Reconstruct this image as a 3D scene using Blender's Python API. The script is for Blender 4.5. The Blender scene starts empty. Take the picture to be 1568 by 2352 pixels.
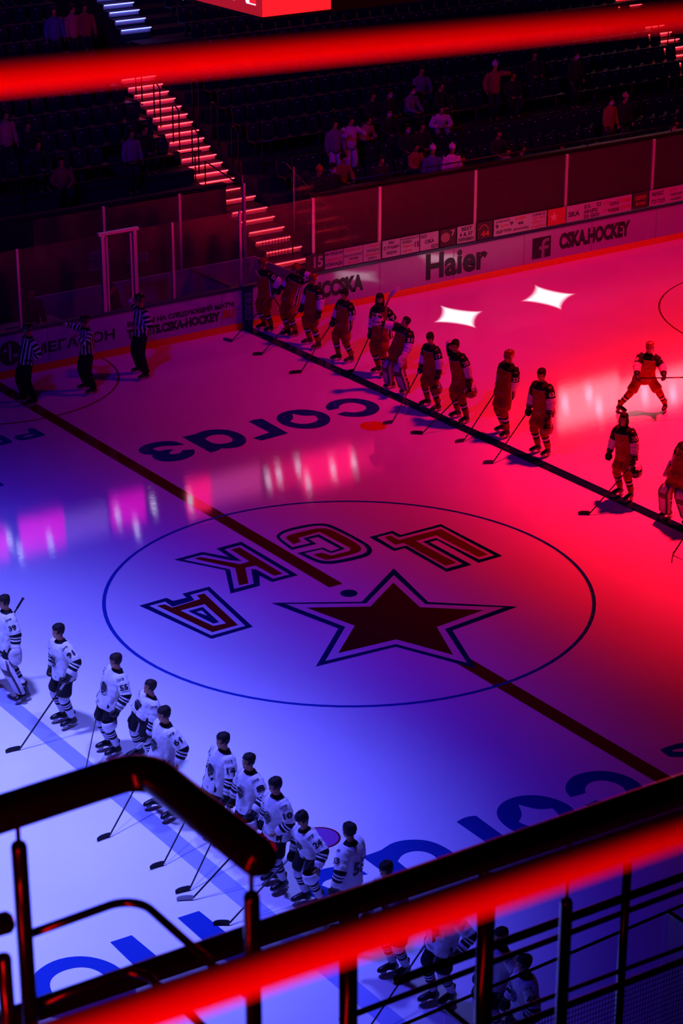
import bpy, bmesh, math, random
from mathutils import Vector, Matrix, noise
from mathutils.geometry import tessellate_polygon
random.seed(7)
sc = bpy.context.scene
COL = sc.collection
PI = math.pi

# ------------------------------------------------------------------ camera
FW, FH, FPX = 1568.0, 2352.0, 4991.84
CAM = Vector((-21.0649, -29.8364, 16.7155))
YAW, PITCH = -0.611001, 0.391831
FWD = Vector((-math.sin(YAW) * math.cos(PITCH), math.cos(YAW) * math.cos(PITCH), -math.sin(PITCH)))
RGT = Vector((math.cos(YAW), math.sin(YAW), 0))
UPV = RGT.cross(FWD)
cd = bpy.data.cameras.new('camera')
cam = bpy.data.objects.new('camera', cd); COL.objects.link(cam)
cd.sensor_fit = 'HORIZONTAL'; cd.sensor_width = 24.0; cd.lens = FPX / FW * 24.0
cd.clip_start = 0.05; cd.clip_end = 300
cam.location = CAM
cam.rotation_euler = Matrix((RGT, UPV, -FWD)).transposed().to_euler()
cd.dof.use_dof = True; cd.dof.focus_distance = 42.0; cd.dof.aperture_fstop = cd.lens / 16.0
sc.camera = cam

# ------------------------------------------------------------------ light and exposure
sc.view_settings.view_transform = 'Standard'; sc.view_settings.look = 'None'
sc.view_settings.exposure = 0.0; sc.view_settings.gamma = 1.0
sc.view_settings.use_curve_mapping = False
sc.cycles.max_bounces = 6; sc.cycles.transparent_max_bounces = 16
sc.cycles.sample_clamp_indirect = 4.0
w = bpy.data.worlds.new('arena_dark'); sc.world = w; w.use_nodes = True
w.node_tree.nodes['Background'].inputs[0].default_value = (0.12, 0.0, 0.30, 1)
w.node_tree.nodes['Background'].inputs[1].default_value = 0.004

def aim(o, loc, tgt):
    o.location = loc
    o.rotation_euler = (Vector(tgt) - Vector(loc)).to_track_quat('-Z', 'Y').to_euler()

def spot(name, loc, tgt, power, col, angle, blend=1.0, radius=0.4):
    d = bpy.data.lights.new(name, 'SPOT'); d.energy = power; d.color = col
    d.spot_size = math.radians(angle); d.spot_blend = blend; d.shadow_soft_size = radius
    o = bpy.data.objects.new(name, d); COL.objects.link(o); aim(o, loc, tgt)
    return o

RED = (1.0, 0.004, 0.030); BLU = (0.12, 0.12, 1.0)
spot('red_spot', (15.0, 4.0, 19.0), (14.27, -2.13, 0), 73000, RED, 64.3, 1.0, 0.8)
spot('red_wash', (15.0, 4.0, 19.2), (17.7, 2.46, 0), 21600, RED, 110, 1.0, 0.8)
spot('blue_spot', (-11.0, -1.0, 19.0), (-15.0, -0.3, 0), 35000, (0.035, 0.012, 1.0), 100, 1.0, 0.8)
spot('pale_spot', (-10.8, -1.2, 19.0), (-15.9, -0.35, 0), 7600, (0.75, 0.95, 1.0), 86, 1.0, 0.8)
spot('blue_cross', (-3.5, -5.0, 19.0), (-10.5, -5.5, 0), 15500, (0.12, 0.14, 1.0), 52, 1.0, 0.8)
spot('blue_wash', (-11.0, -1.0, 19.2), (50.7, 33.5, 0), 8000, (0.10, 0.0, 1.0), 92, 1.0, 0.8)
def area(name, loc, tgt, power, col, sx, sy):
    d = bpy.data.lights.new(name, 'AREA'); d.energy = power; d.color = col; d.shape = 'RECTANGLE'; d.size = sx; d.size_y = sy
    o = bpy.data.objects.new(name, d); COL.objects.link(o); aim(o, loc, tgt); return o
area('bar_fill_light', (-23.3, -33.5, 13.2), (-20.25, -28.3, 15.95), 66.0, (1.0, 0.0, 0.0), 2.4, 0.15)  # unseen red fill added behind the camera to light the near handrails
bpy.data.objects['bar_fill_light'].data.spread = math.radians(50)
# two white beams cut to concave four point stars by their gobo
def gobo(name, loc, tgt, power, roll):
    o = spot(name, loc, tgt, power, (0.9, 0.92, 1.0), 12, 0.02, 0.02)
    d = o.data; d.use_nodes = True; nt = d.node_tree; em = nt.nodes['Emission']
    N = nt.nodes.new; L = nt.links.new
    def M(op, a, b=None):
        n = N('ShaderNodeMath'); n.operation = op
        for i, x in enumerate((a, b)):
            if x is None: continue
            if hasattr(x, 'links'): L(x, n.inputs[i])
            else: n.inputs[i].default_value = x
        return n.outputs[0]
    tc = N('ShaderNodeTexCoord'); sp = N('ShaderNodeSeparateXYZ'); L(tc.outputs['Normal'], sp.inputs[0])
    x = M('DIVIDE', sp.outputs[0], sp.outputs[2]); y = M('DIVIDE', sp.outputs[1], sp.outputs[2])
    c, s = math.cos(roll), math.sin(roll)
    xr = M('ADD', M('MULTIPLY', x, c), M('MULTIPLY', y, s)); yr = M('SUBTRACT', M('MULTIPLY', y, c), M('MULTIPLY', x, s))
    g = M('ADD', M('POWER', M('ABSOLUTE', xr), 0.75), M('POWER', M('ABSOLUTE', yr), 0.75))
    R0 = 0.0178 ** 0.75
    mr = N('ShaderNodeMapRange'); mr.inputs[1].default_value = R0 * 1.4; mr.inputs[2].default_value = R0 * 0.72; mr.inputs[3].default_value = 0; mr.inputs[4].default_value = 1
    L(g, mr.inputs[0]); L(mr.outputs[0], em.inputs['Strength'])
    return o
gobo('star_beam', (3.0, -6.0, 19.5), (12.15, 12.35, 0), 170000, 0.35)
gobo('star_beam', (3.5, -6.3, 19.5), (15.15, 12.34, 0), 190000, 0.25)


# ------------------------------------------------------------------ pixel rays to points in the hall
def ray(u, v):
    return ((u - FW / 2) / FPX) * RGT - ((v - FH / 2) / FPX) * UPV + FWD
def plane(u, v, p, n):
    d = ray(u, v); n = Vector(n); return CAM + d * ((Vector(p) - CAM).dot(n) / d.dot(n))
def ice(u, v): return plane(u, v, (0, 0, 0), (0, 0, 1))
def atX(u, v, x): return plane(u, v, (x, 0, 0), (1, 0, 0))
def atY(u, v, y): return plane(u, v, (0, y, 0), (0, 1, 0))
def atZ(u, v, z): return plane(u, v, (0, 0, z), (0, 0, 1))
D = 14.639          # far boards
BL = 7.16           # blue lines
S0Y, S0Z, SLO = 16.23, 0.64, 0.462     # rake of the far stand
def stand_z(y): return S0Z + SLO * (y - S0Y)
def atStand(u, v, off=0.0):
    return plane(u, v, (0, S0Y, S0Z + off), (0, -SLO, 1))

# ------------------------------------------------------------------ materials
MATS = {}
def mat(name, col, rough=0.6, metal=0.0, var=0.12, scale=9.0, bump=0.0, spec=0.5, emit=None, alpha=1.0, bscale=40.0, coat=0.0):
    if name in MATS: return MATS[name]
    m = bpy.data.materials.new(name); m.use_nodes = True; MATS[name] = m
    nt = m.node_tree; b = nt.nodes['Principled BSDF']
    b.inputs['Roughness'].default_value = rough; b.inputs['Metallic'].default_value = metal
    b.inputs['Specular IOR Level'].default_value = spec
    b.inputs['Coat Weight'].default_value = coat; b.inputs['Coat Roughness'].default_value = 0.06
    tc = nt.nodes.new('ShaderNodeTexCoord')
    nz = nt.nodes.new('ShaderNodeTexNoise'); nz.inputs['Scale'].default_value = scale; nz.inputs['Detail'].default_value = 3
    nt.links.new(tc.outputs['Object'], nz.inputs['Vector'])
    mx = nt.nodes.new('ShaderNodeMix'); mx.data_type = 'RGBA'
    c = Vector(col[:3])
    mx.inputs[6].default_value = (*(c * (1 - var)), 1); mx.inputs[7].default_value = (*[min(1, k) for k in c * (1 + var)], 1)
    nt.links.new(nz.outputs['Fac'], mx.inputs[0]); nt.links.new(mx.outputs[2], b.inputs['Base Color'])
    if bump:
        n2 = nt.nodes.new('ShaderNodeTexNoise'); n2.inputs['Scale'].default_value = bscale
        nt.links.new(tc.outputs['Object'], n2.inputs['Vector'])
        bp = nt.nodes.new('ShaderNodeBump'); bp.inputs['Strength'].default_value = bump; bp.inputs['Distance'].default_value = 0.02
        nt.links.new(n2.outputs['Fac'], bp.inputs['Height']); nt.links.new(bp.outputs['Normal'], b.inputs['Normal'])
    if emit:
        b.inputs['Emission Color'].default_value = (*emit[0], 1); b.inputs['Emission Strength'].default_value = emit[1]
    b.inputs['Alpha'].default_value = alpha
    return m

def glass_mat(name, haze, tint=(0.9, 0.9, 0.9), rough=0.12, refl=0.018):
    if name in MATS: return MATS[name]
    m = bpy.data.materials.new(name); m.use_nodes = True; MATS[name] = m
    nt = m.node_tree; nt.nodes.clear()
    out = nt.nodes.new('ShaderNodeOutputMaterial')
    tr = nt.nodes.new('ShaderNodeBsdfTransparent'); tr.inputs[0].default_value = (*tint, 1)
    df = nt.nodes.new('ShaderNodeBsdfDiffuse'); df.inputs[0].default_value = (0.6, 0.6, 0.6, 1)
    gl = nt.nodes.new('ShaderNodeBsdfGlossy'); gl.inputs['Roughness'].default_value = rough
    tc = nt.nodes.new('ShaderNodeTexCoord'); nz = nt.nodes.new('ShaderNodeTexNoise')
    nz.inputs['Scale'].default_value = 1.6; nz.inputs['Detail'].default_value = 5
    nt.links.new(tc.outputs['Object'], nz.inputs['Vector'])
    mr = nt.nodes.new('ShaderNodeMapRange'); mr.inputs[3].default_value = haze * 0.6; mr.inputs[4].default_value = haze * 1.4
    nt.links.new(nz.outputs['Fac'], mr.inputs[0])
    m1 = nt.nodes.new('ShaderNodeMixShader'); m2 = nt.nodes.new('ShaderNodeMixShader')
    nt.links.new(mr.outputs[0], m1.inputs[0]); nt.links.new(tr.outputs[0], m1.inputs[1]); nt.links.new(df.outputs[0], m1.inputs[2])
    m2.inputs[0].default_value = refl
    nt.links.new(m1.outputs[0], m2.inputs[1]); nt.links.new(gl.outputs[0], m2.inputs[2])
    nt.links.new(m2.outputs[0], out.inputs[0])
    return m

def ice_mat():
    m = bpy.data.materials.new('ice'); m.use_nodes = True; MATS['ice'] = m
    nt = m.node_tree; b = nt.nodes['Principled BSDF']
    N = nt.nodes.new; L = nt.links.new
    tc = N('ShaderNodeTexCoord')
    nz = N('ShaderNodeTexNoise'); nz.inputs['Scale'].default_value = 0.5; nz.inputs['Detail'].default_value = 6
    L(tc.outputs['Object'], nz.inputs['Vector'])
    mx = N('ShaderNodeMix'); mx.data_type = 'RGBA'
    mx.inputs[6].default_value = (0.70, 0.72, 0.75, 1); mx.inputs[7].default_value = (0.86, 0.87, 0.88, 1)
    L(nz.outputs['Fac'], mx.inputs[0]); L(mx.outputs[2], b.inputs['Base Color'])
    # skate marks: stretched noise at several headings, plus a fine ripple
    hs = []
    for ang, sc_, st in ((20, 3.0, 14), (75, 2.6, 12), (130, 3.4, 15)):
        mp = N('ShaderNodeMapping'); mp.inputs['Rotation'].default_value = (0, 0, math.radians(ang)); mp.inputs['Scale'].default_value = (1, st, 1)
        L(tc.outputs['Object'], mp.inputs['Vector'])
        n2 = N('ShaderNodeTexNoise'); n2.inputs['Scale'].default_value = sc_; n2.inputs['Detail'].default_value = 2; n2.inputs['Distortion'].default_value = 0.6
        L(mp.outputs[0], n2.inputs['Vector']); hs.append(n2.outputs['Fac'])
    a = N('ShaderNodeMath'); a.operation = 'ADD'; L(hs[0], a.inputs[0]); L(hs[1], a.inputs[1])
    a2 = N('ShaderNodeMath'); a2.operation = 'ADD'; L(a.outputs[0], a2.inputs[0]); L(hs[2], a2.inputs[1])
    n3 = N('ShaderNodeTexNoise'); n3.inputs['Scale'].default_value = 7; n3.inputs['Detail'].default_value = 5; L(tc.outputs['Object'], n3.inputs['Vector'])
    a3 = N('ShaderNodeMath'); a3.operation = 'MULTIPLY_ADD'; L(n3.outputs['Fac'], a3.inputs[0]); a3.inputs[1].default_value = 0.5; L(a2.outputs[0], a3.inputs[2]); a2 = a3
    bp = N('ShaderNodeBump'); bp.inputs['Strength'].default_value = 0.04; bp.inputs['Distance'].default_value = 0.003
    L(a2.outputs[0], bp.inputs['Height']); L(bp.outputs['Normal'], b.inputs['Normal'])
    b.inputs['Roughness'].default_value = 0.038; b.inputs['IOR'].default_value = 1.31
    return m

# ------------------------------------------------------------------ mesh helpers
class MB:
    def __init__(s): s.v = []; s.f = []; s.m = []
    def add(s, vs, fs, mi=0):
        o = len(s.v); s.v += [Vector(p) for p in vs]
        for k, f in enumerate(fs):
            s.f.append([i + o for i in f]); s.m.append(mi[k] if isinstance(mi, (list, tuple)) else mi)
        return s
    def box(s, c, size, rz=0.0, mi=0, M=None):
        hx, hy, hz = [k / 2 for k in size]
        R = M if M is not None else Matrix.Rotation(rz, 3, 'Z')
        vs = [Vector(c) + R @ Vector((x * hx, y * hy, z * hz)) for x in (-1, 1) for y in (-1, 1) for z in (-1, 1)]
        return s.add(vs, [(0, 1, 3, 2), (4, 6, 7, 5), (0, 4, 5, 1), (2, 3, 7, 6), (0, 2, 6, 4), (1, 5, 7, 3)], mi)
    def loft(s, rings, mi=0, caps=True, closed=True):
        n = len(rings[0]); vs = [p for r in rings for p in r]; fs = []; ms = []
        for i in range(len(rings) - 1):
            for j in range(n if closed else n - 1):
                k = (j + 1) % n
                fs.append((i * n + j, i * n + k, (i + 1) * n + k, (i + 1) * n + j))
                ms.append(mi(i, j) if callable(mi) else mi)
        if caps:
            fs.append(tuple(range(n - 1, -1, -1))); ms.append(mi(0, 0) if callable(mi) else mi)
            e = (len(rings) - 1) * n; fs.append(tuple(range(e, e + n))); ms.append(mi(len(rings) - 2, 0) if callable(mi) else mi)
        return s.add(vs, fs, ms)
    def tube(s, pts, rad, seg=10, mi=0, caps=True, ref=None, flat=1.0):
        pts = [Vector(p) for p in pts]; rings = []
        n = len(pts); r0 = None
        for i, p in enumerate(pts):
            t = (pts[min(i + 1, n - 1)] - pts[max(i - 1, 0)]).normalized()
            if r0 is None:
                r0 = Vector(ref) if ref else (Vector((0, 0, 1)) if abs(t.z) < 0.9 else Vector((1, 0, 0)))
            a = (r0 - t * r0.dot(t)).normalized(); b = t.cross(a); r0 = a
            r = rad[i] if isinstance(rad, (list, tuple)) else rad
            rings.append([p + a * (r * math.cos(2 * PI * k / seg)) + b * (r * flat * math.sin(2 * PI * k / seg)) for k in range(seg)])
        return s.loft(rings, mi, caps)
    def ell(s, c, r, seg=12, rng=8, mi=0, M=None):
        R = M if M is not None else Matrix.Identity(3); c = Vector(c); rings = []
        for i in range(rng + 1):
            a = PI * (0.02 + 0.96 * i / rng)
            rings.append([c + R @ Vector((r[0] * math.sin(a) * math.cos(2 * PI * j / seg), r[1] * math.sin(a) * math.sin(2 * PI * j / seg), -r[2] * math.cos(a))) for j in range(seg)])
        return s.loft(rings, mi)
    def poly(s, outer, holes=(), fn=lambda p: (p[0], p[1], 0), mi=0, thick=None):
        loops = [[Vector((p[0], p[1], 0)) for p in l] for l in [outer] + list(holes)]
        tri = tessellate_polygon(loops); flat = [p for l in loops for p in l]
        s.add([fn(p) for p in flat], [tuple(t) for t in tri], mi)
        return s
    def build(s, name, mats, parent=None, smooth=True, loc=None):
        me = bpy.data.meshes.new(name)
        me.from_pydata([tuple(p) for p in s.v], [], s.f)
        for m in (mats if isinstance(mats, (list, tuple)) else [mats]): me.materials.append(m)
        me.polygons.foreach_set('material_index', s.m)
        me.polygons.foreach_set('use_smooth', [smooth] * len(s.f))
        bm = bmesh.new(); bm.from_mesh(me); bmesh.ops.recalc_face_normals(bm, faces=bm.faces); bm.to_mesh(me); bm.free()
        me.update()
        o = bpy.data.objects.new(name, me); COL.objects.link(o)
        if parent: o.parent = parent
        if loc is not None: o.location = loc
        return o

def tag(o, label=None, cat=None, group=None, kind=None):
    if label: o['label'] = label
    if cat: o['category'] = cat
    if group: o['group'] = group
    if kind: o['kind'] = kind
    return o
def empty(name, loc=(0, 0, 0), rz=0.0):
    o = bpy.data.objects.new(name, None); COL.objects.link(o); o.location = loc; o.rotation_euler = (0, 0, rz)
    o.empty_display_size = 0.2
    return o
def struct(o): o['kind'] = 'structure'; return o

_dg = bpy.context.evaluated_depsgraph_get
TXT = {}
def text_geo(body, bold=0.0):
    k = (body, bold)
    if k in TXT: return TXT[k]
    c = bpy.data.curves.new('txt', 'FONT'); c.body = body; c.offset = bold; c.resolution_u = 3
    o = bpy.data.objects.new('txt', c); COL.objects.link(o)
    dg = _dg(); dg.update(); me = bpy.data.meshes.new_from_object(o.evaluated_get(dg))
    vs = [(p.co.x, p.co.y) for p in me.vertices]; fs = [tuple(p.vertices) for p in me.polygons]
    bpy.data.objects.remove(o); bpy.data.curves.remove(c); bpy.data.meshes.remove(me)
    xs = [p[0] for p in vs]; ys = [p[1] for p in vs]; x0, x1, y0, y1 = min(xs), max(xs), min(ys), max(ys)
    vs = [((x - x0) / (x1 - x0), (y - y0) / (y1 - y0)) for x, y in vs]
    TXT[k] = (vs, fs, (x1 - x0) / (y1 - y0)); return TXT[k]
def put_text(mb, body, fn, bold=0.03, mi=0):
    vs, fs, _ = text_geo(body, bold); mb.add([fn(p) for p in vs], fs, mi)
# ------------------------------------------------------------------ shared materials
ICE = ice_mat()
def paint(n, c):
    m = mat('ice_paint_' + n, c, rough=0.045, var=0.06, scale=2.0); m.node_tree.nodes['Principled BSDF'].inputs['IOR'].default_value = 1.31; return m
P_NAVY = paint('navy', (0.004, 0.005, 0.10)); P_BLUE = paint('blue', (0.014, 0.045, 0.29)); P_RED = paint('red', (0.17, 0.003, 0.009)); P_STAR = paint('star', (0.085, 0.002, 0.008)); P_LRED = paint('line_red', (0.12, 0.002, 0.008))
P_WHITE = paint('white', (0.72, 0.73, 0.76)); P_SPOT = paint('spot', (0.75, 0.05, 0.01)); P_SPOT_BLUELIT = paint('spot_blue_lit', (0.25, 0.06, 0.30)); P_LINE_BLUELIT = paint('line_blue_lit', (0.30, 0.34, 0.70)); P_LINE = paint('line', (0.006, 0.010, 0.06))
P_RING = paint('ring', (0.018, 0.055, 0.38))
BOARD = mat('board_white', (0.37, 0.38, 0.50), rough=0.10, var=0.05, scale=3, coat=1.0)
YELLOW = mat('kick_yellow', (0.85, 0.45, 0.01), rough=0.35)
CAPBLUE = mat('cap_blue', (0.008, 0.02, 0.09), rough=0.35)
ADINK = mat('advert_ink', (0.012, 0.01, 0.03), rough=0.4)
ADRED = mat('advert_red', (0.45, 0.03, 0.02), rough=0.4)
ADLIGHT = mat('advert_light', (0.25, 0.28, 0.4), rough=0.4)
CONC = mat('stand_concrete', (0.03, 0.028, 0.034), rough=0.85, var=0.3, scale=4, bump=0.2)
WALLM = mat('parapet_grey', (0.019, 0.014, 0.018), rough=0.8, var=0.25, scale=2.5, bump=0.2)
PVC = mat('panel_white', (0.24, 0.22, 0.28), rough=0.5, var=0.1, scale=3)
ALU = mat('aluminium', (0.55, 0.55, 0.58), rough=0.35, metal=0.6, var=0.08)
DARKMET = mat('dark_steel', (0.05, 0.05, 0.06), rough=0.3, metal=0.8)
BLACKGLOSS = mat('black_lacquer', (0.004, 0.004, 0.006), rough=0.17, spec=0.6, var=0.2, scale=30, bump=0.02, bscale=120)
GLASS = glass_mat('rink_glass', 0.018)
GLASSC = glass_mat('clear_glass', 0.012)
NAVYPL = mat('seat_navy', (0.006, 0.011, 0.035), rough=0.45, var=0.2, scale=6)
WHITEPL = mat('white_plastic', (0.75, 0.75, 0.78), rough=0.45)
LED_RED = mat('led_red', (0.6, 0.05, 0.05), emit=((1.0, 0.028, 0.04), 9.0))
LED_BLUE = mat('led_blue', (0.1, 0.1, 0.6), emit=((0.12, 0.16, 1.0), 6.0))
PAPER = mat('poster_paper', (0.42, 0.40, 0.44), rough=0.8, var=0.08, scale=4)
PAPERD = mat('poster_dark', (0.05, 0.02, 0.03), rough=0.8)
PAPERR = mat('poster_red', (0.5, 0.05, 0.04), rough=0.8)
INK = mat('marker_ink', (0.02, 0.015, 0.03), rough=0.7)
INKR = mat('marker_red', (0.45, 0.03, 0.03), rough=0.7)

# ------------------------------------------------------------------ ice sheet and its paint
mb = MB(); mb.box((2, 0, -0.05), (72, 2 * D, 0.1)); floor = struct(mb.build('floor', ICE, smooth=False))
def flat(z): return lambda p: (p[0], p[1], z)
def mark(name, outer, m, z=0.003, holes=()):
    b = MB(); b.poly(outer, holes, flat(z)); o = b.build(name, m, floor, smooth=False); o['kind'] = 'structure'; return o
def ring(cx, cy, r, wd, a0=0, a1=2 * PI, n=96):
    o = [(cx + (r + wd / 2) * math.cos(a0 + (a1 - a0) * k / n), cy + (r + wd / 2) * math.sin(a0 + (a1 - a0) * k / n)) for k in range(n + 1)]
    i = [(cx + (r - wd / 2) * math.cos(a0 + (a1 - a0) * k / n), cy + (r - wd / 2) * math.sin(a0 + (a1 - a0) * k / n)) for k in range(n, -1, -1)]
    return o + i
def strip_ring(name, cx, cy, r, wd, m, z, a0=0, a1=2 * PI, n=96):
    b = MB(); vs = []; fs = []
    for k in range(n + 1):
        a = a0 + (a1 - a0) * k / n
        vs += [(cx + (r + wd / 2) * math.cos(a), cy + (r + wd / 2) * math.sin(a), z), (cx + (r - wd / 2) * math.cos(a), cy + (r - wd / 2) * math.sin(a), z)]
    for k in range(n): fs.append((2 * k, 2 * k + 1, 2 * k + 3, 2 * k + 2))
    b.add(vs, fs); o = b.build(name, m, floor, smooth=False); o['kind'] = 'structure'; return o
def disc(name, cx, cy, r, m, z): return mark(name, [(cx + r * math.cos(2 * PI * k / 40), cy + r * math.sin(2 * PI * k / 40)) for k in range(40)], m, z)
def rect(x0, x1, y0, y1): return [(x0, y0), (x1, y0), (x1, y1), (x0, y1)]
mark('center_line', rect(-0.15, 0.15, 0.42, D), P_LRED)
mark('center_line', rect(-0.15, 0.15, -D, -2.6), P_LRED)
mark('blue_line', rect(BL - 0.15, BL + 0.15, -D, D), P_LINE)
mark('blue_line', rect(-BL - 0.15, -BL + 0.15, -D, D), P_LINE_BLUELIT)  # pale copy of the line paint, blue light put into its colour
strip_ring('center_circle', 0, 0, 4.5, 0.07, P_RING, 0.0035)
strip_ring('referee_crease', 0, D, 3.0, 0.05, P_RED, 0.0035, PI, 2 * PI)
strip_ring('faceoff_circle', 20.3, 7.0, 4.5, 0.05, P_RED, 0.0035)
disc('center_spot', 0, 0, 0.16, P_NAVY, 0.0035)
for x, y, m_ in ((5.6, 7.0, P_SPOT), (5.6, -7.0, P_SPOT), (-5.35, 7.0, P_SPOT_BLUELIT), (-5.35, -6.85, P_SPOT_BLUELIT)): disc('faceoff_spot', x, y, 0.30, m_, 0.0035)  # left spots: same red paint, look under blue light put into the colour
strip_ring('faceoff_ring', -5.35, -6.85, 0.29, 0.03, P_RED, 0.004)

def rounded(pts, it=2, lim=0.75):
    for _ in range(it):
        out = []; n = len(pts)
        for i in range(n):
            a, b_, c_ = Vector(pts[i - 1]), Vector(pts[i]), Vector(pts[(i + 1) % n])
            d1, d2 = (b_ - a), (c_ - b_)
            if d1.length < 1e-6 or d2.length < 1e-6: continue
            if d1.angle(d2) < lim: out += [tuple(b_ - d1 * .25), tuple(b_ + d2 * .25)]
            else: out.append(tuple(b_))
        pts = out
    return pts
def tracer(ox, oy, k):
    def f(pts):
        o = []
        for x, y in pts:
            p = ice(ox + x / k, oy + y / k); o.append((p.x, p.y))
        return o
    return f
t1 = tracer(310, 1180, 4.0205); t2 = tracer(600, 1180, 2.6576); t3 = tracer(310, 890, 2.7034); t4 = tracer(820, 1660, 2.0963); t5 = tracer(60, 2040, 3.136); t7 = tracer(0, 930, 6.533)
A_D = [(40, 850), (290, 778), (352, 806), (475, 777), (437, 740), (685, 675), (1087, 1045), (705, 1156)]
A_W = [(132, 853), (278, 813), (345, 862), (548, 800), (510, 752), (668, 708), (1018, 1038), (705, 1126)]
A_R = [(200, 851), (275, 840), (345, 869), (602, 790), (570, 755), (640, 739), (950, 1030), (715, 1096)]
K_D = [(362, 425), (622, 354), (872, 402), (752, 322), (980, 260), (1503, 568), (1265, 631), (1148, 572), (1152, 665), (882, 738), (833, 521)]
K_W = [(450, 427), (628, 380), (880, 432), (986, 440), (826, 332), (975, 291), (1425, 562), (1275, 602), (1110, 512), (1072, 515), (1095, 648), (915, 696), (877, 515)]
K_R = [(550, 418), (600, 402), (970, 468), (1055, 443), (885, 332), (965, 313), (1362, 555), (1285, 575), (1112, 480), (1018, 500), (1046, 646), (960, 663), (925, 503)]
C_D = [(88, 150), (98, 122), (160, 92), (290, 64), (370, 59), (432, 68), (645, 180), (678, 215), (672, 245), (630, 268), (470, 303), (400, 308), (340, 300), (220, 241), (376, 207), (425, 230), (478, 214), (345, 141), (288, 155), (336, 184), (185, 221)]
C_W = [(108, 148), (120, 128), (172, 105), (300, 78), (365, 73), (422, 83), (615, 182), (646, 215), (640, 238), (600, 255), (465, 286), (400, 291), (350, 285), (262, 243), (370, 218), (425, 243), (512, 215), (350, 126), (254, 151), (300, 180), (190, 206)]
C_R = [(148, 150), (165, 132), (310, 95), (375, 88), (430, 98), (590, 185), (614, 215), (597, 238), (440, 278), (390, 282), (312, 252), (368, 239), (425, 257), (540, 228), (545, 212), (355, 112), (225, 150), (242, 172), (196, 187)]
T_D = [(658, 143), (800, 105), (850, 130), (1095, 64), (1470, 258), (1325, 300), (1072, 161), (1025, 173), (1282, 312), (1130, 355), (875, 210), (810, 228)]
T_W = [(705, 145), (795, 122), (840, 146), (1095, 80), (1420, 255), (1330, 281), (1065, 149), (985, 172), (1228, 307), (1130, 336), (885, 195), (815, 212)]
T_R = [(750, 145), (790, 135), (840, 162), (1095, 95), (1382, 250), (1325, 266), (1068, 133), (942, 168), (1190, 301), (1125, 319), (870, 180), (815, 190)]
S_D = [(808, 334), (1018, 540), (1562, 568), (1165, 712), (1312, 946), (820, 812), (333, 933), (470, 700), (63, 545), (612, 538)]
S_W = [(808, 376), (1000, 553), (1480, 573), (1120, 705), (1255, 912), (820, 797), (390, 900), (512, 692), (150, 553), (640, 548)]
S_R = [(805, 422), (968, 572), (1355, 590), (1070, 693), (1170, 863), (822, 768), (470, 852), (570, 685), (275, 575), (665, 568)]
for tr, a, b, c, nm in ((t1, A_D, A_W, A_R, 'emblem_letter'), (t1, K_D, K_W, K_R, 'emblem_letter'), (t2, C_D, C_W, C_R, 'emblem_letter'), (t2, T_D, T_W, T_R, 'emblem_letter'), (t2, S_D, S_W, S_R, 'emblem_star')):
    rf = rounded if a is C_D else (lambda q: q)
    bb = MB(); bb.poly(rf(tr(a)), (), flat(0.004), 0); bb.poly(rf(tr(b)), (), flat(0.005), 1); bb.poly(rf(tr(c)), (), flat(0.006), 2)
    if a is A_D:
        bb.poly(t1([(420, 897), (642, 838), (840, 1015), (725, 1040)]), (), flat(0.0065), 1)
        bb.poly(t1([(490, 901), (625, 864), (777, 1004), (725, 1018)]), (), flat(0.007), 0)
        bb.poly(t1([(565, 910), (618, 896), (668, 945)]), (), flat(0.0075), 1)
    struct(bb.build(nm, [P_NAVY, P_WHITE, P_STAR if a is S_D else P_RED], floor, smooth=False))
L_c = [(1180, 125), (1195, 100), (1240, 78), (1340, 66), (1430, 75), (1500, 100), (1522, 130), (1505, 155), (1460, 175), (1380, 185), (1300, 180), (1252, 166), (1300, 152), (1350, 156), (1410, 151), (1440, 130), (1425, 110), (1370, 95), (1320, 95), (1280, 105), (1262, 124), (1268, 130), (1200, 143)]
L_o = [(872, 190), (900, 160), (970, 140), (1060, 136), (1150, 150), (1205, 175), (1215, 205), (1190, 235), (1120, 255), (1040, 258), (950, 245), (895, 220)]
L_oh = [(975, 163), (1020, 172), (1060, 177), (1115, 174), (1132, 188), (1138, 203), (1100, 222), (1040, 228), (990, 222), (962, 212), (985, 192)]
L_g = [(705, 212), (745, 198), (790, 195), (950, 285), (785, 330), (730, 315), (835, 280)]
L_a = [(385, 285), (430, 268), (500, 260), (580, 263), (650, 285), (690, 312), (690, 345), (650, 370), (570, 380), (535, 378), (520, 390), (470, 405), (293, 308), (375, 290)]
L_ah = [(435, 320), (460, 300), (520, 290), (580, 298), (610, 322), (600, 340), (540, 352), (480, 348)]
L_z = [(20, 385), (50, 360), (120, 340), (210, 332), (270, 340), (305, 355), (250, 362), (190, 362), (125, 372), (110, 385), (150, 396), (205, 384), (240, 386), (215, 402), (212, 415), (250, 415), (285, 405), (295, 390), (365, 385), (375, 405), (350, 430), (280, 455), (190, 462), (130, 450), (105, 430), (110, 418), (50, 415), (25, 400)]
ref_far = t3([(872, 190)])[0]; ref_near = t4([(665, 440)])[0]
dx, dy = ref_near[0] - ref_far[0], ref_near[1] - ref_far[1]
for sx, sy in ((0, 0), (dx, dy)):
    for a, hs in ((L_c, []), (L_o, [L_oh]), (L_g, []), (L_a, [L_ah]), (L_z, [])):
        bb = MB(); sh = lambda l: [(p[0] + sx, p[1] + sy) for p in t3(l)]
        bb.poly(rounded(sh(a), 2, 0.9), [rounded(sh(h), 2, 0.9) for h in hs], flat(0.004)); struct(bb.build('ice_lettering', P_BLUE, floor, smooth=False))
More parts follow.
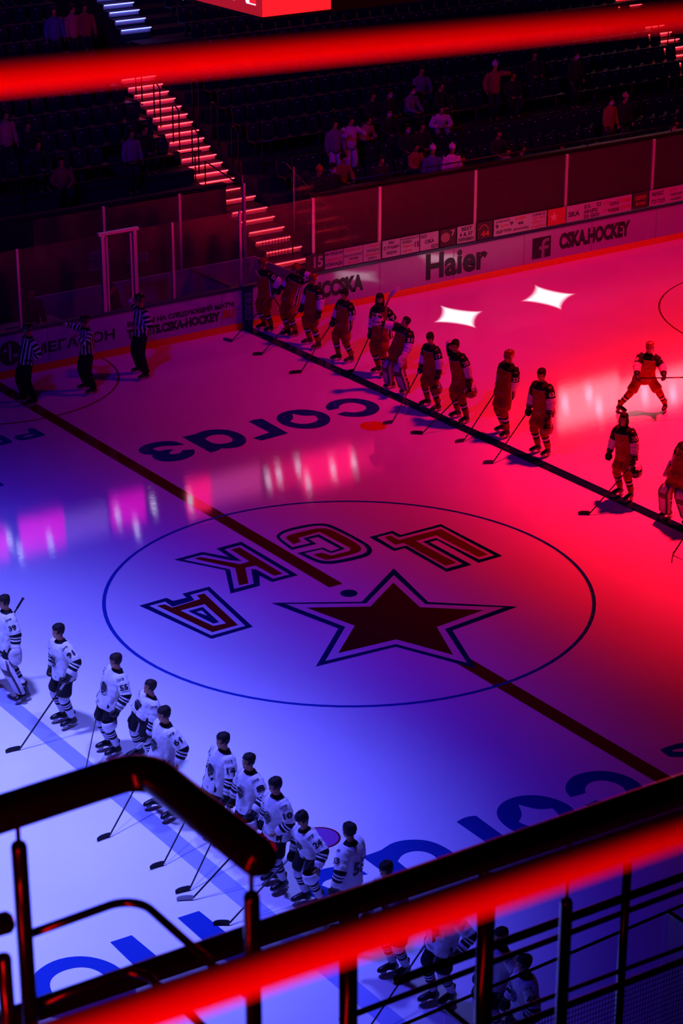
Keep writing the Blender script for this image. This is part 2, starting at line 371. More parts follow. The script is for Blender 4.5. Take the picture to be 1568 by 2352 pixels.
for tr, a, hs in ((t7, [(410, 365), (470, 348), (530, 360), (682, 450), (640, 470), (360, 535), (270, 530), (203, 490), (230, 462), (450, 420)], [[(330, 480), (370, 462), (480, 440), (510, 450), (480, 470), (380, 488)]]),
                  (t7, [(-200, 480), (0, 458), (60, 465), (190, 548), (165, 575), (0, 610), (-160, 640), (-330, 580)], [[(-130, 540), (0, 525), (42, 545), (0, 572), (-120, 595)]]),
                  (t7, [(-120, 1110), (0, 1158), (66, 1206), (0, 1226), (-120, 1245)], []),
                  (t4, [(1458, 132), (1482, 118), (1560, 96), (1640, 90), (1640, 110), (1575, 120), (1515, 132), (1520, 140), (1640, 138), (1640, 160), (1570, 166), (1500, 164)], []),
                  (t5, [(1090, 215), (1245, 165), (1700, 530), (1660, 610), (1210, 430), (1270, 375)], []),
                  (t5, [(605, 390), (760, 340), (942, 492), (1170, 425), (1300, 520), (860, 640)], []),
                  (t5, [(30, 760), (45, 640), (85, 590), (180, 530), (300, 495), (450, 490), (600, 530), (710, 600), (800, 720), (780, 850), (560, 930), (200, 950), (60, 870)], [[(170, 720), (175, 660), (230, 610), (330, 575), (430, 568), (520, 595), (600, 660), (630, 740), (560, 800), (350, 850), (220, 810)]])):
    bb = MB(); bb.poly(rounded(tr(a), 2, 0.9), [rounded(tr(h), 2, 0.9) for h in hs], flat(0.004)); struct(bb.build('ice_lettering', P_BLUE, floor, smooth=False))

# ------------------------------------------------------------------ far boards with their adverts
X0, X1 = -12.0, 34.0
bb = MB(); bb.box(((X0 + X1) / 2, D + 0.06, 0.53), (X1 - X0, 0.12, 1.06)); wall_far = struct(bb.build('wall_far', BOARD, smooth=False))
bb = MB(); bb.box(((X0 + X1) / 2, D - 0.004, 0.09), (X1 - X0, 0.02, 0.178)); bb.build('kick_strip', YELLOW, wall_far, smooth=False)
bb = MB(); bb.box(((X0 + X1) / 2, D + 0.06, 1.085), (X1 - X0, 0.17, 0.075)); bb.build('top_cap', CAPBLUE, wall_far, smooth=False)
bb = MB(); bb.box((BL + 0.02, D - 0.006, 0.55), (0.31, 0.03, 1.1)); blue_panel = bb.build('blue_line_panel', CAPBLUE, wall_far, smooth=False)
bb = MB()
for k in range(18): bb.box((X0 + 1.35 + 2.44 * k, D - 0.001, 0.6), (0.012, 0.006, 0.85))
bb.build('panel_joint', mat('joint', (0.12, 0.1, 0.12)), wall_far, smooth=False)
def board_text(body, uL, vT, vB, uR, m, bold=0.03, name='advert_lettering'):
    a = atY(uL, vB, D); z1 = atY(uL, vT, D).z; x1 = atY(uR, vB - 0.207 * (uR - uL), D).x
    b = MB(); put_text(b, body, lambda p: (a.x + p[0] * (x1 - a.x), D - 0.008, a.z + p[1] * (z1 - a.z)), bold); return b.build(name, m, wall_far, smooth=False)
board_text('Haier', 977, 585, 645, 1118, ADINK, 0.035)
board_text('CSKA.HOCKEY', 1283, 537, 574, 1445, ADINK, 0.06)
board_text('HCCSKA', 716, 651, 690, 834, ADINK, 0.06)
board_text('МЕГАФОН', 77, 790, 817, 264, ADINK, 0.025)
board_text('БИЛЕТЫ НА СЛЕДУЮЩИЙ МАТЧ:', 292, 737, 754, 538, ADINK, 0.05)
board_text('TICKETS.CSKA-HOCKEY', 292, 758, 780, 505, ADINK, 0.06)
board_text('.RU', 507, 714, 733, 539, ADRED, 0.06)
a = atY(1221, 596, D); c = atY(1263, 586, D); z1 = atY(1221, 549, D).z
bb = MB(); bb.box(((a.x + c.x) / 2, D - 0.006, (a.z + z1) / 2), (c.x - a.x, 0.01, z1 - a.z)); lg = bb.build('logo_square', ADINK, wall_far, smooth=False)
fw, fh = c.x - a.x, z1 - a.z
bb = MB(); bb.poly([(0.50, 0), (0.66, 0), (0.66, 0.40), (0.86, 0.40), (0.89, 0.56), (0.66, 0.56), (0.66, 0.68), (0.74, 0.76), (0.90, 0.76), (0.90, 0.91), (0.70, 0.91), (0.56, 0.84), (0.50, 0.70), (0.50, 0.56), (0.36, 0.56), (0.36, 0.40), (0.50, 0.40)], (), lambda p: (a.x + p[0] * fw, D - 0.014, a.z + p[1] * fh)); bb.build('logo_letter', PVC, wall_far, smooth=False)
a = atY(23, 811, D); r = 0.30
bb = MB(); bb.poly([(a.x + r * math.cos(2 * PI * k / 32), a.z + r * math.sin(2 * PI * k / 32)) for k in range(32)], [[(a.x - 0.03, a.z - 0.2), (a.x + 0.03, a.z - 0.2), (a.x + 0.03, a.z + 0.24), (a.x - 0.03, a.z + 0.24)], [(a.x + 0.07, a.z - 0.12), (a.x + 0.2, a.z - 0.12), (a.x + 0.2, a.z - 0.04), (a.x + 0.07, a.z - 0.04)], [(a.x - 0.16, a.z + 0.04), (a.x - 0.08, a.z + 0.04), (a.x - 0.08, a.z + 0.12), (a.x - 0.16, a.z + 0.12)]], lambda p: (p[0], D - 0.008, p[1])); bb.build('logo_roundel', ADINK, wall_far, smooth=False)
bb = MB(); put_text(bb, 'согаз', lambda p: (BL + 0.13 - 0.19 * p[1], D - 0.025, 0.22 + 0.72 * p[0]), 0.02); bb.build('advert_lettering', ADLIGHT, blue_panel, smooth=False)

# far glass: each pane with the post on its left
gx = [-4.0, -1.55, 0.9, 3.15, 4.05, 5.1, 7.05]
posts_r = [9.24, 11.33, 14.48, 17.66, 20.87, 24.0, 27.1, 30.3]
def post(b, x, y, z0, z1, wd=0.07): b.box((x, y, (z0 + z1) / 2), (wd, 0.05, z1 - z0))
n = 0
allx = gx + posts_r
for k in range(len(allx) - 1):
    xa, xb = allx[k], allx[k + 1]; n += 1
    b = MB(); b.box(((xa + xb) / 2, D + 0.06, 2.08), (xb - xa - 0.08, 0.014, 1.92)); p = struct(b.build('window_%d' % n, GLASS if xa > 9 else GLASSC, smooth=False))
    b = MB(); post(b, xa, D + 0.06, 1.12, 3.05, 0.06 if xa < 9 else 0.085); b.build('post', ALU, p, smooth=False)
# penalty box door frame
fr = empty('door_1', (3.6, D + 0.06, 0)); fr['kind'] = 'structure'
for x in (-0.44, 0.44):
    b = MB(); b.box((x, 0, 2.08), (0.09, 0.09, 1.95)); b.box((x * 0.75, 0, 2.05), (0.05, 0.05, 1.85)); b.build('door_post', ALU, fr, smooth=False)
b = MB(); b.box((0, 0, 3.06), (1.1, 0.1, 0.07)); b.build('door_header', ALU, fr, smooth=False)
# penalty box walls
b = MB(); b.box((5.6, 16.85, 0.55), (6.6, 0.08, 1.1)); wr = struct(b.build('wall_penalty_box', PVC, smooth=False))
b = MB(); b.box((6.88, 15.75, 0.54), (0.08, 2.0, 1.06)); b.build('side_panel', PVC, wr, smooth=False)
b = MB(); b.box((6.88, 15.75, 1.09), (0.12, 2.1, 0.06)); b.build('side_cap', CAPBLUE, wr, smooth=False)
b = MB(); b.box((8.9, 15.75, 0.54), (0.08, 2.1, 1.06)); b.build('side_panel', PVC, wr, smooth=False)
b = MB()
for k in range(9): b.box((2.6 + 0.75 * k, 16.80, 0.93), (0.03, 0.012, 0.03))
b.build('rivet', ADINK, wr, smooth=False)
n += 1
for xa, xb in ((2.4, 4.4), (4.4, 6.6), (6.6, 8.55)):
    b = MB(); b.box(((xa + xb) / 2, 16.85, 2.1), (xb - xa - 0.07, 0.014, 1.9)); p = struct(b.build('window_%d' % n, GLASSC, smooth=False)); n += 1
    b = MB(); post(b, xb, 16.85, 1.1, 3.1, 0.07); b.build('post', ALU, p, smooth=False)
for xs in (9.2, 10.85):
    b = MB(); b.box((xs, 16.35, 2.0), (0.014, 3.2, 2.0)); p = struct(b.build('window_%d' % n, GLASSC, smooth=False)); n += 1
    b = MB(); b.box((xs, 17.95, 2.0), (0.03, 0.03, 2.0)); b.build('post', ALU, p, smooth=False)

# ------------------------------------------------------------------ far stand
YR0 = 17.45
b = MB()
rows = []
for k in range(21):
    y = YR0 + 0.754 * k; z = stand_z(y) + 0.06; rows.append((y, z))
    b.box((21.9, y + 0.38, z / 2), (22.2, 0.754, z if y < 26 else 4.6)); b.box((0.2, y + 0.38, z / 2), (18.1, 0.754, z)) if k > 2 else None
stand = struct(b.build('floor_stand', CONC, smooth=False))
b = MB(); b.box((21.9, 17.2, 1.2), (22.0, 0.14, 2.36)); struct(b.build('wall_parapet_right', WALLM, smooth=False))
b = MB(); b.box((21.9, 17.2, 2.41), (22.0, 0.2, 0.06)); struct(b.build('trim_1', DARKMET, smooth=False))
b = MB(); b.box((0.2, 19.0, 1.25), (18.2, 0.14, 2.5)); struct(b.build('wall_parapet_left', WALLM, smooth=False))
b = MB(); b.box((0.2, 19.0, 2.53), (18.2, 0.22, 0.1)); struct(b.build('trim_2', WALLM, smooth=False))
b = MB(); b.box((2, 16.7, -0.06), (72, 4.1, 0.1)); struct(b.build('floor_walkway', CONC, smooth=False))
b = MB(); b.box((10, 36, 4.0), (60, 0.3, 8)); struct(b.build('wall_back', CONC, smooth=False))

def stairs(name, steps, x0, wd, led, base=None):
    r = empty(name, (x0, steps[-1][0], 0)); r['kind'] = 'structure'
    steps = sorted(steps); b = MB()
    for i, (y, z) in enumerate(steps):
        yn = steps[i + 1][0] if i + 1 < len(steps) else y + 0.4
        zb = max(0, z - 1.2); b.box((-wd / 2, (y + yn) / 2 - steps_ref, (z + zb) / 2), (wd, yn - y, z - zb))
    b.build('steps', CONC, r, smooth=False)
    for i, (y, z) in enumerate(steps):
        b = MB(); b.box((-wd / 2, y - 0.062 - steps_ref, z - 0.022), (wd - 0.04, 0.022, 0.024)); b.build('step_light', led, r, smooth=False)
        b = MB(); b.box((-wd / 2, y - 0.004 - steps_ref, z - 0.10), (wd - 0.04, 0.006, 0.11)); b.box((-wd / 2, y - 0.036 - steps_ref, z - 0.003), (wd, 0.072, 0.006)); b.build('riser_panel', mat('riser', (0.55, 0.45, 0.45), rough=0.6), r, smooth=False)
    r.location = (x0, steps_ref, 0)
    return r
RE = [(372, 190), (386, 207), (401, 223), (415, 241), (429, 259), (441, 277), (455, 296), (467, 314), (481, 333), (495, 352), (509, 370), (522, 388), (536, 406), (550, 429), (585, 447), (612, 473), (629, 494), (651, 518), (667, 540), (691, 563), (705, 590), (733, 617)]
st = []
for p in RE:
    q = atX(*p, 10.5); st.append((q.y, q.z))
y0s, z0s = st[0]
for k in range(1, 3): st.append((y0s + 0.377 * k, z0s + 0.174 * k))
steps_ref = 16.0
stairs('stairs', st, 10.5, 1.15, LED_RED)
RB = [(306, 3), (319, 20), (333, 39), (346, 60)]
st = []
for p in RB:
    q = atX(*p, 11.75); st.append((q.y, q.z + 0.0))
for k in range(1, 5): st.append((max(s[0] for s in st) + 0.377, max(s[1] for s in st) + 0.174))
steps_ref = 26.0
stairs('stairs', st, 11.75, 1.05, LED_BLUE)
st = [(21.8 + 0.377 * k, stand_z(21.8 + 0.377 * k) + 0.06) for k in range(11)]
steps_ref = 21.0
stairs('stairs', st, 29.45, 1.15, LED_RED)

def pipe_obj(name, pts, rad, m, parent=None, seg=8):
    b = MB(); b.tube(pts, rad, seg); return b.build(name, m, parent)
def loop(x, y, label, group):
    z = stand_z(y); b = MB()
    b.tube([(0, 0, -0.1), (0, 0, 0.95), (0, 0.05, 1.03), (0, 0.22, 1.12), (0, 0.30, 1.10), (0, 0.33, 1.02), (0, 0.33, 0.05)], 0.02, 8)
    o = b.build('handrail_loop', DARKMET, loc=(x, y, z)); tag(o, label, 'handrail', group)
LG = 'upright handrail loops beside the lit stairs'
for i, y in enumerate((20.5, 21.5, 22.5, 23.5)):
    loop(9.42, y, 'dark upright handrail loop at the left edge of the red lit stairs', 'loops at the left edge of the stairs')
for i, y in enumerate((20.35, 21.4, 22.4)):
    loop(10.62, y, 'upright handrail loop with red glint at the right edge of the red lit stairs', 'loops at the right edge of the stairs')
for y in (22.2, 23.0): loop(28.6, y, 'dark handrail loop on the far red stairs at the right end of the stand', 'loops on the far right stairs')

def railing(name, pts, posts, h, label, m=DARKMET, mid=(0.55,), rad=0.02):
    r = empty(name, pts[0]); tag(r, label, 'railing'); o = Vector(pts[0])
    P = [Vector(p) - o for p in pts]
    pipe_obj('top_rail', [p for p in P], rad, m, r)
    for k in mid: pipe_obj('mid_rail', [p - Vector((0, 0, h * k)) for p in P], rad * 0.7, m, r)
    for x, y, z in posts:
        q = Vector((x, y, z)) - o; pipe_obj('post', [q, q - Vector((0, 0, h))], rad * 0.9, m, r)
    return r
zr = 3.29
railing('railing', [(14.1, 20.0, zr), (28.3, 20.0, zr)], [(14.1 + 1.53 * k, 20.0, zr) for k in range(10)], 0.9, 'long thin railing across the seats right of the red stairs')
railing('railing', [(11.3, 20.2, 3.2), (13.2, 20.2, 3.2)], [(11.3, 20.2, 3.2), (13.2, 20.2, 3.2)], 0.95, 'short railing with a red lit end post just right of the red stairs')
railing('railing', [(-6, 20.0, 3.27), (9.2, 20.0, 3.27)], [(-5 + 1.75 * k, 20.0, 3.27) for k in range(9)], 0.85, 'double barred railing across the dark seats left of the red stairs', mid=(0.42,))
railing('railing', [(9.25, 19.9, 3.0), (10.0, 19.1, 2.3)], [(9.25, 19.9, 3.0), (10.0, 19.1, 2.3)], 0.8, 'short sloping black handrail crossing the lower red steps', m=BLACKGLOSS, mid=())
p0 = Vector((10.9, 18.4, 3.0)); p1 = Vector((11.1, 14.95, 1.35))
railing('railing', [p0, p1], [p0, p0.lerp(p1, 0.5), p1], 0.7, 'sloping handrail with red glints between the stairs and the poster row', mid=())
railing('railing', [(12.2, 17.2, 2.60), (31, 17.2, 2.60)], [(14.0 + 3.3 * k, 17.2, 2.60) for k in range(6)], 0.22, 'low rail along the top of the parapet behind the far glass', mid=())
# cage fence in front of the lowest steps
b = MB(); r = empty('barrier', (9.3, 15.4, -0.06)); tag(r, 'black barred barrier in front of the lowest red steps', 'barrier')
for k in range(14): pipe_obj('bar', [(0.1 * k, 0, 0.05), (0.1 * k, 0, 1.05)], 0.009, BLACKGLOSS, r, 6)
pipe_obj('top_rail', [(0, 0, 1.05), (1.3, 0, 1.05)], 0.02, BLACKGLOSS, r)
b = MB(); r = empty('barrier', (9.2, 17.0, 0.5)); tag(r, 'black barred barrier across the middle of the lower red steps', 'barrier')
for k in range(9): pipe_obj('bar', [(0.1 * k, 0, 0.2), (0.1 * k, 0, 1.0)], 0.009, BLACKGLOSS, r, 6)
pipe_obj('top_rail', [(0, 0, 1.0), (0.85, 0, 1.0), (0.95, 0, 0.8), (0.95, 0, 0.0)], 0.02, BLACKGLOSS, r)

# seats
b = MB()
b.loft([[(x * 0.21, 0.02 + 0.20 * y - 0.02, 0.42 + zz) for x, y in ((-1, -1), (1, -1), (1, 1), (-1, 1))] for zz in (0, 0.05)])
prof = [(0.18, 0.40), (0.22, 0.62), (0.27, 0.84)]
b.loft([[(-0.20, y - 0.02, z), (0.20, y - 0.02, z), (0.20, y + 0.02, z), (-0.20, y + 0.02, z)] for y, z in prof] + [[(-0.15, 0.26, 0.88), (0.15, 0.26, 0.88), (0.15, 0.29, 0.88), (-0.15, 0.29, 0.88)]])
b.box((0, 0.1, 0.21), (0.06, 0.1, 0.42))
b.box((0, 0.225, 0.79), (0.045, 0.012, 0.03), mi=1, M=Matrix.Rotation(0.25, 3, 'X'))
seat0 = b.build('stadium_seat', [NAVYPL, WHITEPL], smooth=False)
def inframe(p, mrg=25):
    d = Vector(p) - CAM; zc = d.dot(FWD); u = FW / 2 + FPX * d.dot(RGT) / zc; v = FH / 2 - FPX * d.dot(UPV) / zc
    return -mrg < u < FW + mrg and -mrg < v < FH + mrg
spots = []
for k, (y, z) in enumerate(rows):
    for i in range(90):
        x = -9 + 0.5 * i
        if 8.9 < x < 11.1 or 28.0 < x < 30.0 or (x < 9 and k < 3) or (10.2 < x < 12.4 and y > 24.6) or abs(y - 20) < 0.3: continue
        if inframe((x, y + 0.4, z + 0.8)): spots.append((y, x, z, k))
spots.sort()
# ------------------------------------------------------------------ people
SKIN = mat('skin', (0.42, 0.17, 0.08), rough=0.5, var=0.08, scale=20)
HAIRD = mat('hair_dark', (0.006, 0.003, 0.003), rough=0.6, spec=0.25, var=0.4, scale=60, bump=0.4, bscale=160)
HAIRB = mat('hair_brown', (0.018, 0.008, 0.006), rough=0.6, spec=0.25, var=0.4, scale=60, bump=0.4, bscale=160)
EYE = mat('eye_dark', (0.01, 0.008, 0.008), rough=0.2)
def cloth(n, c, **k): return mat('cloth_' + n, c, rough=0.8, spec=0.25, var=0.12, scale=5, bump=0.9, bscale=11, **k)
J_RED = cloth('red', (0.30, 0.012, 0.012)); J_NAVY = cloth('navy', (0.006, 0.004, 0.010)); J_WHITE = cloth('white', (0.68, 0.68, 0.72)); J_BLACK = cloth('black', (0.01, 0.01, 0.012))
J_PINK = cloth('faded', (0.50, 0.16, 0.16)); P_DARK = cloth('pants_dark', (0.008, 0.005, 0.011)); SHOE = mat('skate_black', (0.012, 0.012, 0.014), rough=0.4, spec=0.4)
BLADE = mat('blade_white', (0.5, 0.5, 0.52), rough=0.4); H_RED = mat('helmet_red', (0.24, 0.010, 0.008), rough=0.18, coat=0.5); H_WHITE = mat('helmet_white', (0.72, 0.72, 0.75), rough=0.2, coat=0.5); H_BLACK = mat('helmet_black', (0.008, 0.008, 0.01), rough=0.2, coat=0.5)
GLOVE = mat('glove_black', (0.006, 0.005, 0.008), rough=0.55); GLTRIM = mat('glove_trim', (0.30, 0.28, 0.32), rough=0.6)
PADW = mat('pad_white', (0.55, 0.53, 0.56), rough=0.5, var=0.15); PADD = mat('pad_stripe', (0.05, 0.02, 0.05), rough=0.5)
STICKD = mat('stick_shaft', (0.012, 0.011, 0.013), rough=0.35); TAPEW = mat('tape_white', (0.45, 0.45, 0.47), rough=0.8); TAPEB = mat('tape_black', (0.012, 0.012, 0.014), rough=0.8); TAPEG = mat('tape_grey', (0.10, 0.09, 0.11), rough=0.8)
VISOR = glass_mat('visor', 0.06, (0.5, 0.5, 0.55), 0.02, 0.08)
STARM = mat('patch_star', (0.62, 0.10, 0.04), rough=0.6); NUMW = mat('number_white', (0.62, 0.58, 0.62), rough=0.6); NUMD = mat('number_dark', (0.006, 0.005, 0.012), rough=0.6)

def fuse(mb, voxel, smooth=4):
    me = bpy.data.meshes.new('tmp'); me.from_pydata([tuple(p) for p in mb.v], [], mb.f)
    bm = bmesh.new(); bm.from_mesh(me); bmesh.ops.recalc_face_normals(bm, faces=bm.faces); bm.to_mesh(me); bm.free()
    o = bpy.data.objects.new('tmp', me); COL.objects.link(o)
    m = o.modifiers.new('r', 'REMESH'); m.mode = 'VOXEL'; m.voxel_size = voxel
    s = o.modifiers.new('s', 'SMOOTH'); s.iterations = smooth; s.factor = 0.5
    dg = _dg(); dg.update(); nm = bpy.data.meshes.new_from_object(o.evaluated_get(dg))
    bpy.data.objects.remove(o); bpy.data.meshes.remove(me)
    return nm
HEADP = [(0.000, .022, .030, .040), (0.012, .042, .052, .030), (0.035, .054, .066, .020), (0.06, .062, .078, .010), (0.09, .069, .090, .002), (0.13, .074, .096, -.004), (0.165, .076, .098, -.006), (0.195, .068, .088, -.007), (0.22, .047, .062, -.007), (0.233, .022, .03, -.007), (0.236, .005, .007, -.007)]
def head_rings(M, infl=0.0, seg=20, prof=HEADP):
    return [[M @ Vector(((a + infl) * math.sin(2 * PI * j / seg), cy + (b + infl) * math.cos(2 * PI * j / seg), z + (infl if z > 0.19 else 0) - (infl * 0.3 if z < 0.02 else 0))) for j in range(seg)] for z, a, b, cy in prof]
def add_head(mb, M):
    mb.loft(head_rings(M))
    R = M.to_3x3()
    mb.loft([[M @ Vector((x * w_, y, z)) for x, y in ((-1, .070), (1, .070), (.45, .070 + d_), (-.45, .070 + d_))] for z, w_, d_ in ((.078, .017, .036), (.092, .014, .042), (.115, .009, .030), (.135, .008, .020))])
    for s in (-1, 1):
        mb.ell(M @ Vector((s * .076, -.008, .105)), (.011, .022, .034), 8, 6, M=R)
        mb.ell(M @ Vector((s * .032, .074, .142)), (.026, .016, .009), 8, 5, M=R)
        mb.ell(M @ Vector((s * .045, .060, .085)), (.022, .022, .020), 8, 5, M=R)
    mb.ell(M @ Vector((0, .082, .052)), (.026, .012, .010), 8, 5, M=R)
    mb.ell(M @ Vector((0, .070, .014)), (.024, .018, .016), 8, 5, M=R)
def bent_mid(a, c, l1, l2, pole):
    a, c = Vector(a), Vector(c); d = c - a; L = d.length
    if L > (l1 + l2) * 0.985: c = a + d.normalized() * (l1 + l2) * 0.985; d = c - a; L = d.length
    x = (l1 * l1 - l2 * l2 + L * L) / (2 * L); h = math.sqrt(max(0, l1 * l1 - x * x))
    u = d.normalized(); p = Vector(pole) - u * Vector(pole).dot(u); p.normalize()
    return a + u * x + p * h, c
def smooth_path(pts, n=16, it=3):
    pts = [Vector(p) for p in pts]; L = [0]
    for i in range(len(pts) - 1): L.append(L[-1] + (pts[i + 1] - pts[i]).length)
    out = []
    for k in range(n):
        t = L[-1] * k / (n - 1); i = max(j for j in range(len(pts) - 1) if L[j] <= t + 1e-9)
        out.append(pts[i].lerp(pts[i + 1], (t - L[i]) / max(1e-6, L[i + 1] - L[i])))
    for _ in range(it):
        out = [out[0]] + [(out[i - 1] + out[i] * 2 + out[i + 1]) / 4 for i in range(1, n - 1)] + [out[-1]]
    return out
def hand_geo(mb, w, d, palm, s, th=1.0, curl=0.9, mi=0):
    """palm slab, four fingers curling to the palm side, thumb from the side of the palm"""
    d = Vector(d).normalized(); p = Vector(palm); p = (p - d * p.dot(d)).normalized(); x = d.cross(p)
    w = Vector(w)
    mb.loft([[w + d * (l * s) + x * (cx * wd * s) + p * (cy * 0.015 * th * s) for cx, cy in ((-1, -1), (1, -1), (1, 1), (-1, 1))] for l, wd in ((-.01, .027), (.03, .036), (.07, .042), (.095, .040))], mi)
    for k, (off, ln) in enumerate(((-.031, .070), (-.0105, .080), (.0105, .075), (.031, .060))):
        q = w + d * (.088 * s) + x * (off * s); ang = 0.25; pts = [q - d * (.02 * s), q]
        for sg in range(3):
            ang += curl * (0.75 if sg else 0.5); q = q + (d * math.cos(ang) + p * math.sin(ang)) * (ln * s * (.42, .33, .25)[sg]); pts.append(q)
        mb.tube(pts, [.0095 * s * th, .010 * s * th, .0095 * s * th, .009 * s * th, .007 * s * th], 7, mi)
    q = w + d * (.025 * s) - x * (.034 * s)
    mb.tube([q, q + (d * .022 - x * .02 + p * .012) * s, q + (d * .048 - x * .020 + p * .030) * s, q + (d * .066 - x * .008 + p * .042) * s], [.013 * s * th, .0125 * s * th, .011 * s * th, .008 * s * th], 7, mi)

NPERS = [0]
def person(P, h, label, feet, hands, head, team, num=None, yaw=0.0, pitch=0.0, gear='hair', hair=HAIRD, longhair=False, beard=False, bare=(False, False), goalie=False, seat=False, grp=None, coat=None, legs=None, hat=None, vox=0.0125, foot_yaw=(0.12, -0.12), crouch=0.0, up=None, build_skates=True, backnum=None):
    """P base on the ground, h heading; feet/hands/head in world space (hands may be None)"""
    NPERS[0] += 1
    P = Vector(P); Mw = Matrix.Translation(P) @ Matrix.Rotation(h, 4, 'Z'); Mi = Mw.inverted()
    L = lambda q: Mi @ Vector(q)
    hc = L(head)                                   # head centre, local
    sk = 0.075 if build_skates else 0.0
    s = max(0.90, min(1.10, (hc.z - sk + crouch) / 1.70)) if not seat else 1.0
    fl, fr_ = (L(feet[0]), L(feet[1]))
    hipz = (0.955 * s + sk - crouch) if not seat else 0.60
    hip = Vector(((fl.x + fr_.x) / 2, (fl.y + fr_.y) / 2 - 0.02, hipz)) if not seat else Vector((0, -0.05, hipz))
    chin = hc - Vector((0, 0, 0.12 * s))
    nb = Vector((hc.x * 0.9 + hip.x * 0.1, hc.y - 0.035 * s, hc.z - 0.205 * s))
    nb = Vector((nb.x, min(nb.y, hip.y + 0.45), nb.z))
    dv = nb - hip
    up_ = dv.normalized(); rt = Vector((1, 0, 0)); rt = (rt - up_ * rt.dot(up_)).normalized(); fw = up_.cross(rt)
    HM = Matrix.Translation(hc) @ Matrix.Rotation(yaw, 4, 'Z') @ Matrix.Rotation(pitch, 4, 'X') @ Matrix.Scale(s * 1.02, 4) @ Matrix.Translation((0, 0.0, -0.12))
    # arms
    S = {}; E = {}; Wr = {}
    for i, sg in ((0, -1), (1, 1)):
        S[i] = nb + rt * (sg * 0.185 * s) - up_ * (0.055 * s)
        tgt = L(hands[i]) if hands[i] is not None else Vector((nb.x + sg * 0.30 * s, nb.y + 0.10 + 0.03 * i, hipz - 0.06))
        if hands[i] is not None:
            dvec = tgt - S[i]
            if dvec.length < 0.22: tgt = S[i] + dvec.normalized() * 0.22
        E[i], Wr[i] = bent_mid(S[i], tgt, 0.30 * s, 0.27 * s, (sg * 0.75, -0.7, -0.25))
    # legs
    Hj = {}; K = {}; A = {}
    for i, sg in ((0, -1), (1, 1)):
        f = (fl, fr_)[i]; Hj[i] = hip + Vector((sg * 0.095 * s, 0, 0.0))
        K[i], A[i] = bent_mid(Hj[i], f + Vector((0, -0.04, 0.115 * s + sk)), 0.455 * s, 0.43 * s, (sg * 0.18, 1, 0.0))
    # body: one continuous skin
    b = MB()
    b.loft([[hip.lerp(nb, t) + rt * (a * s * math.cos(2 * PI * k / 14)) + fw * (c * s * math.sin(2 * PI * k / 14)) for k in range(14)] for t, a, c in ((-.12, .12, .08), (-.02, .165, .11), (.2, .155, .105), (.5, .15, .10), (.75, .175, .11), (.9, .17, .10), (1.0, .08, .07))])
    b.tube([nb - up_ * 0.05, nb.lerp(chin, 0.5) - Vector((0, 0.012, 0)), HM @ Vector((0, -0.015, 0.05))], [0.062 * s, 0.058 * s, 0.058 * s], 12)
    add_head(b, HM)
    for i, sg in ((0, -1), (1, 1)):
        b.tube(smooth_path([S[i], E[i], Wr[i]], 10, 1), [(.055 - .027 * k / 9) * s for k in range(10)], 9)
        d = (Wr[i] - E[i]).normalized(); pal = Vector((-sg * 1.0, 0.35, 0.0))
        if up is not None and i == up: pal = Vector((-sg, 0.3, 0.2))
        hand_geo(b, Wr[i], d, pal, s)
        b.tube(smooth_path([Hj[i] , K[i], A[i]], 12, 1), [(.088 - .048 * k / 11) * s for k in range(12)], 10)
        fy = foot_yaw[i]; fd = Vector((math.sin(-fy) * -1 * 1, math.cos(fy), 0)); fd = Vector((math.sin(fy) * -1, math.cos(fy), 0))
        b.tube([A[i] - fd * 0.03, A[i] + fd * 0.06 - Vector((0, 0, .055)), A[i] + fd * 0.17 - Vector((0, 0, 0.085))], [0.036, 0.036, 0.024], 8)
    me = fuse(b, vox); me.name = 'person'; me.materials.append(SKIN)
    me.polygons.foreach_set('use_smooth', [True] * len(me.polygons))
    o = bpy.data.objects.new('person', me); COL.objects.link(o); o.location = P; o.rotation_euler = (0, 0, h)
    tag(o, label, 'person', grp)
    # eyes
    if build_skates:
        for sx in (-1, 1):
            e = MB(); e.ell(HM @ Vector((sx * .031, .084, .124)), (.013, .008, .008), 8, 5, M=HM.to_3x3().normalized()); e.build('eye', EYE, o)
    # hair / hat / helmet
    if gear in ('hair', 'long'):
        e = MB(); rg = head_rings(HM, 0.013, 24, [(z, a, bb, cy - 0.006) for z, a, bb, cy in HEADP if z >= 0.06])
        seg = 24; keep = []
        n_ = len(rg)
        for i in range(n_ - 1):
            zc = [p for p in HEADP if p[0] >= 0.06][i][0]
            for j in range(seg):
                fr = math.cos(2 * PI * (j + .5) / seg)          # 1 front
                lim = 0.19 if fr > 0.55 else (0.125 if fr > -0.1 else 0.055)
                if zc >= lim - 0.035: keep.append((i, j))
        vs = [p for r in rg for p in r]
        inn = [p for r in head_rings(HM, 0.001, 24, [q for q in HEADP if q[0] >= 0.06]) for p in r]
        random.seed(NPERS[0]); vs = [p + (HM.to_3x3() @ Vector((random.uniform(-.004, .004), random.uniform(-.004, .004), random.uniform(-.003, .007)))) for p in vs]
        nv = len(vs); ks = set(keep); fs = []
        for i, j in keep:
            k = (j + 1) % seg; q = (i * seg + j, i * seg + k, (i + 1) * seg + k, (i + 1) * seg + j); fs.append(q); fs.append(tuple(x + nv for x in reversed(q)))
            for (di, dj, ea, eb) in ((-1, 0, q[0], q[1]), (1, 0, q[2], q[3]), (0, -1, q[3], q[0]), (0, 1, q[1], q[2])):
                if (i + di, (j + dj) % seg) not in ks: fs.append((ea, ea + nv, eb + nv, eb))
        e.add(vs + inn, fs)
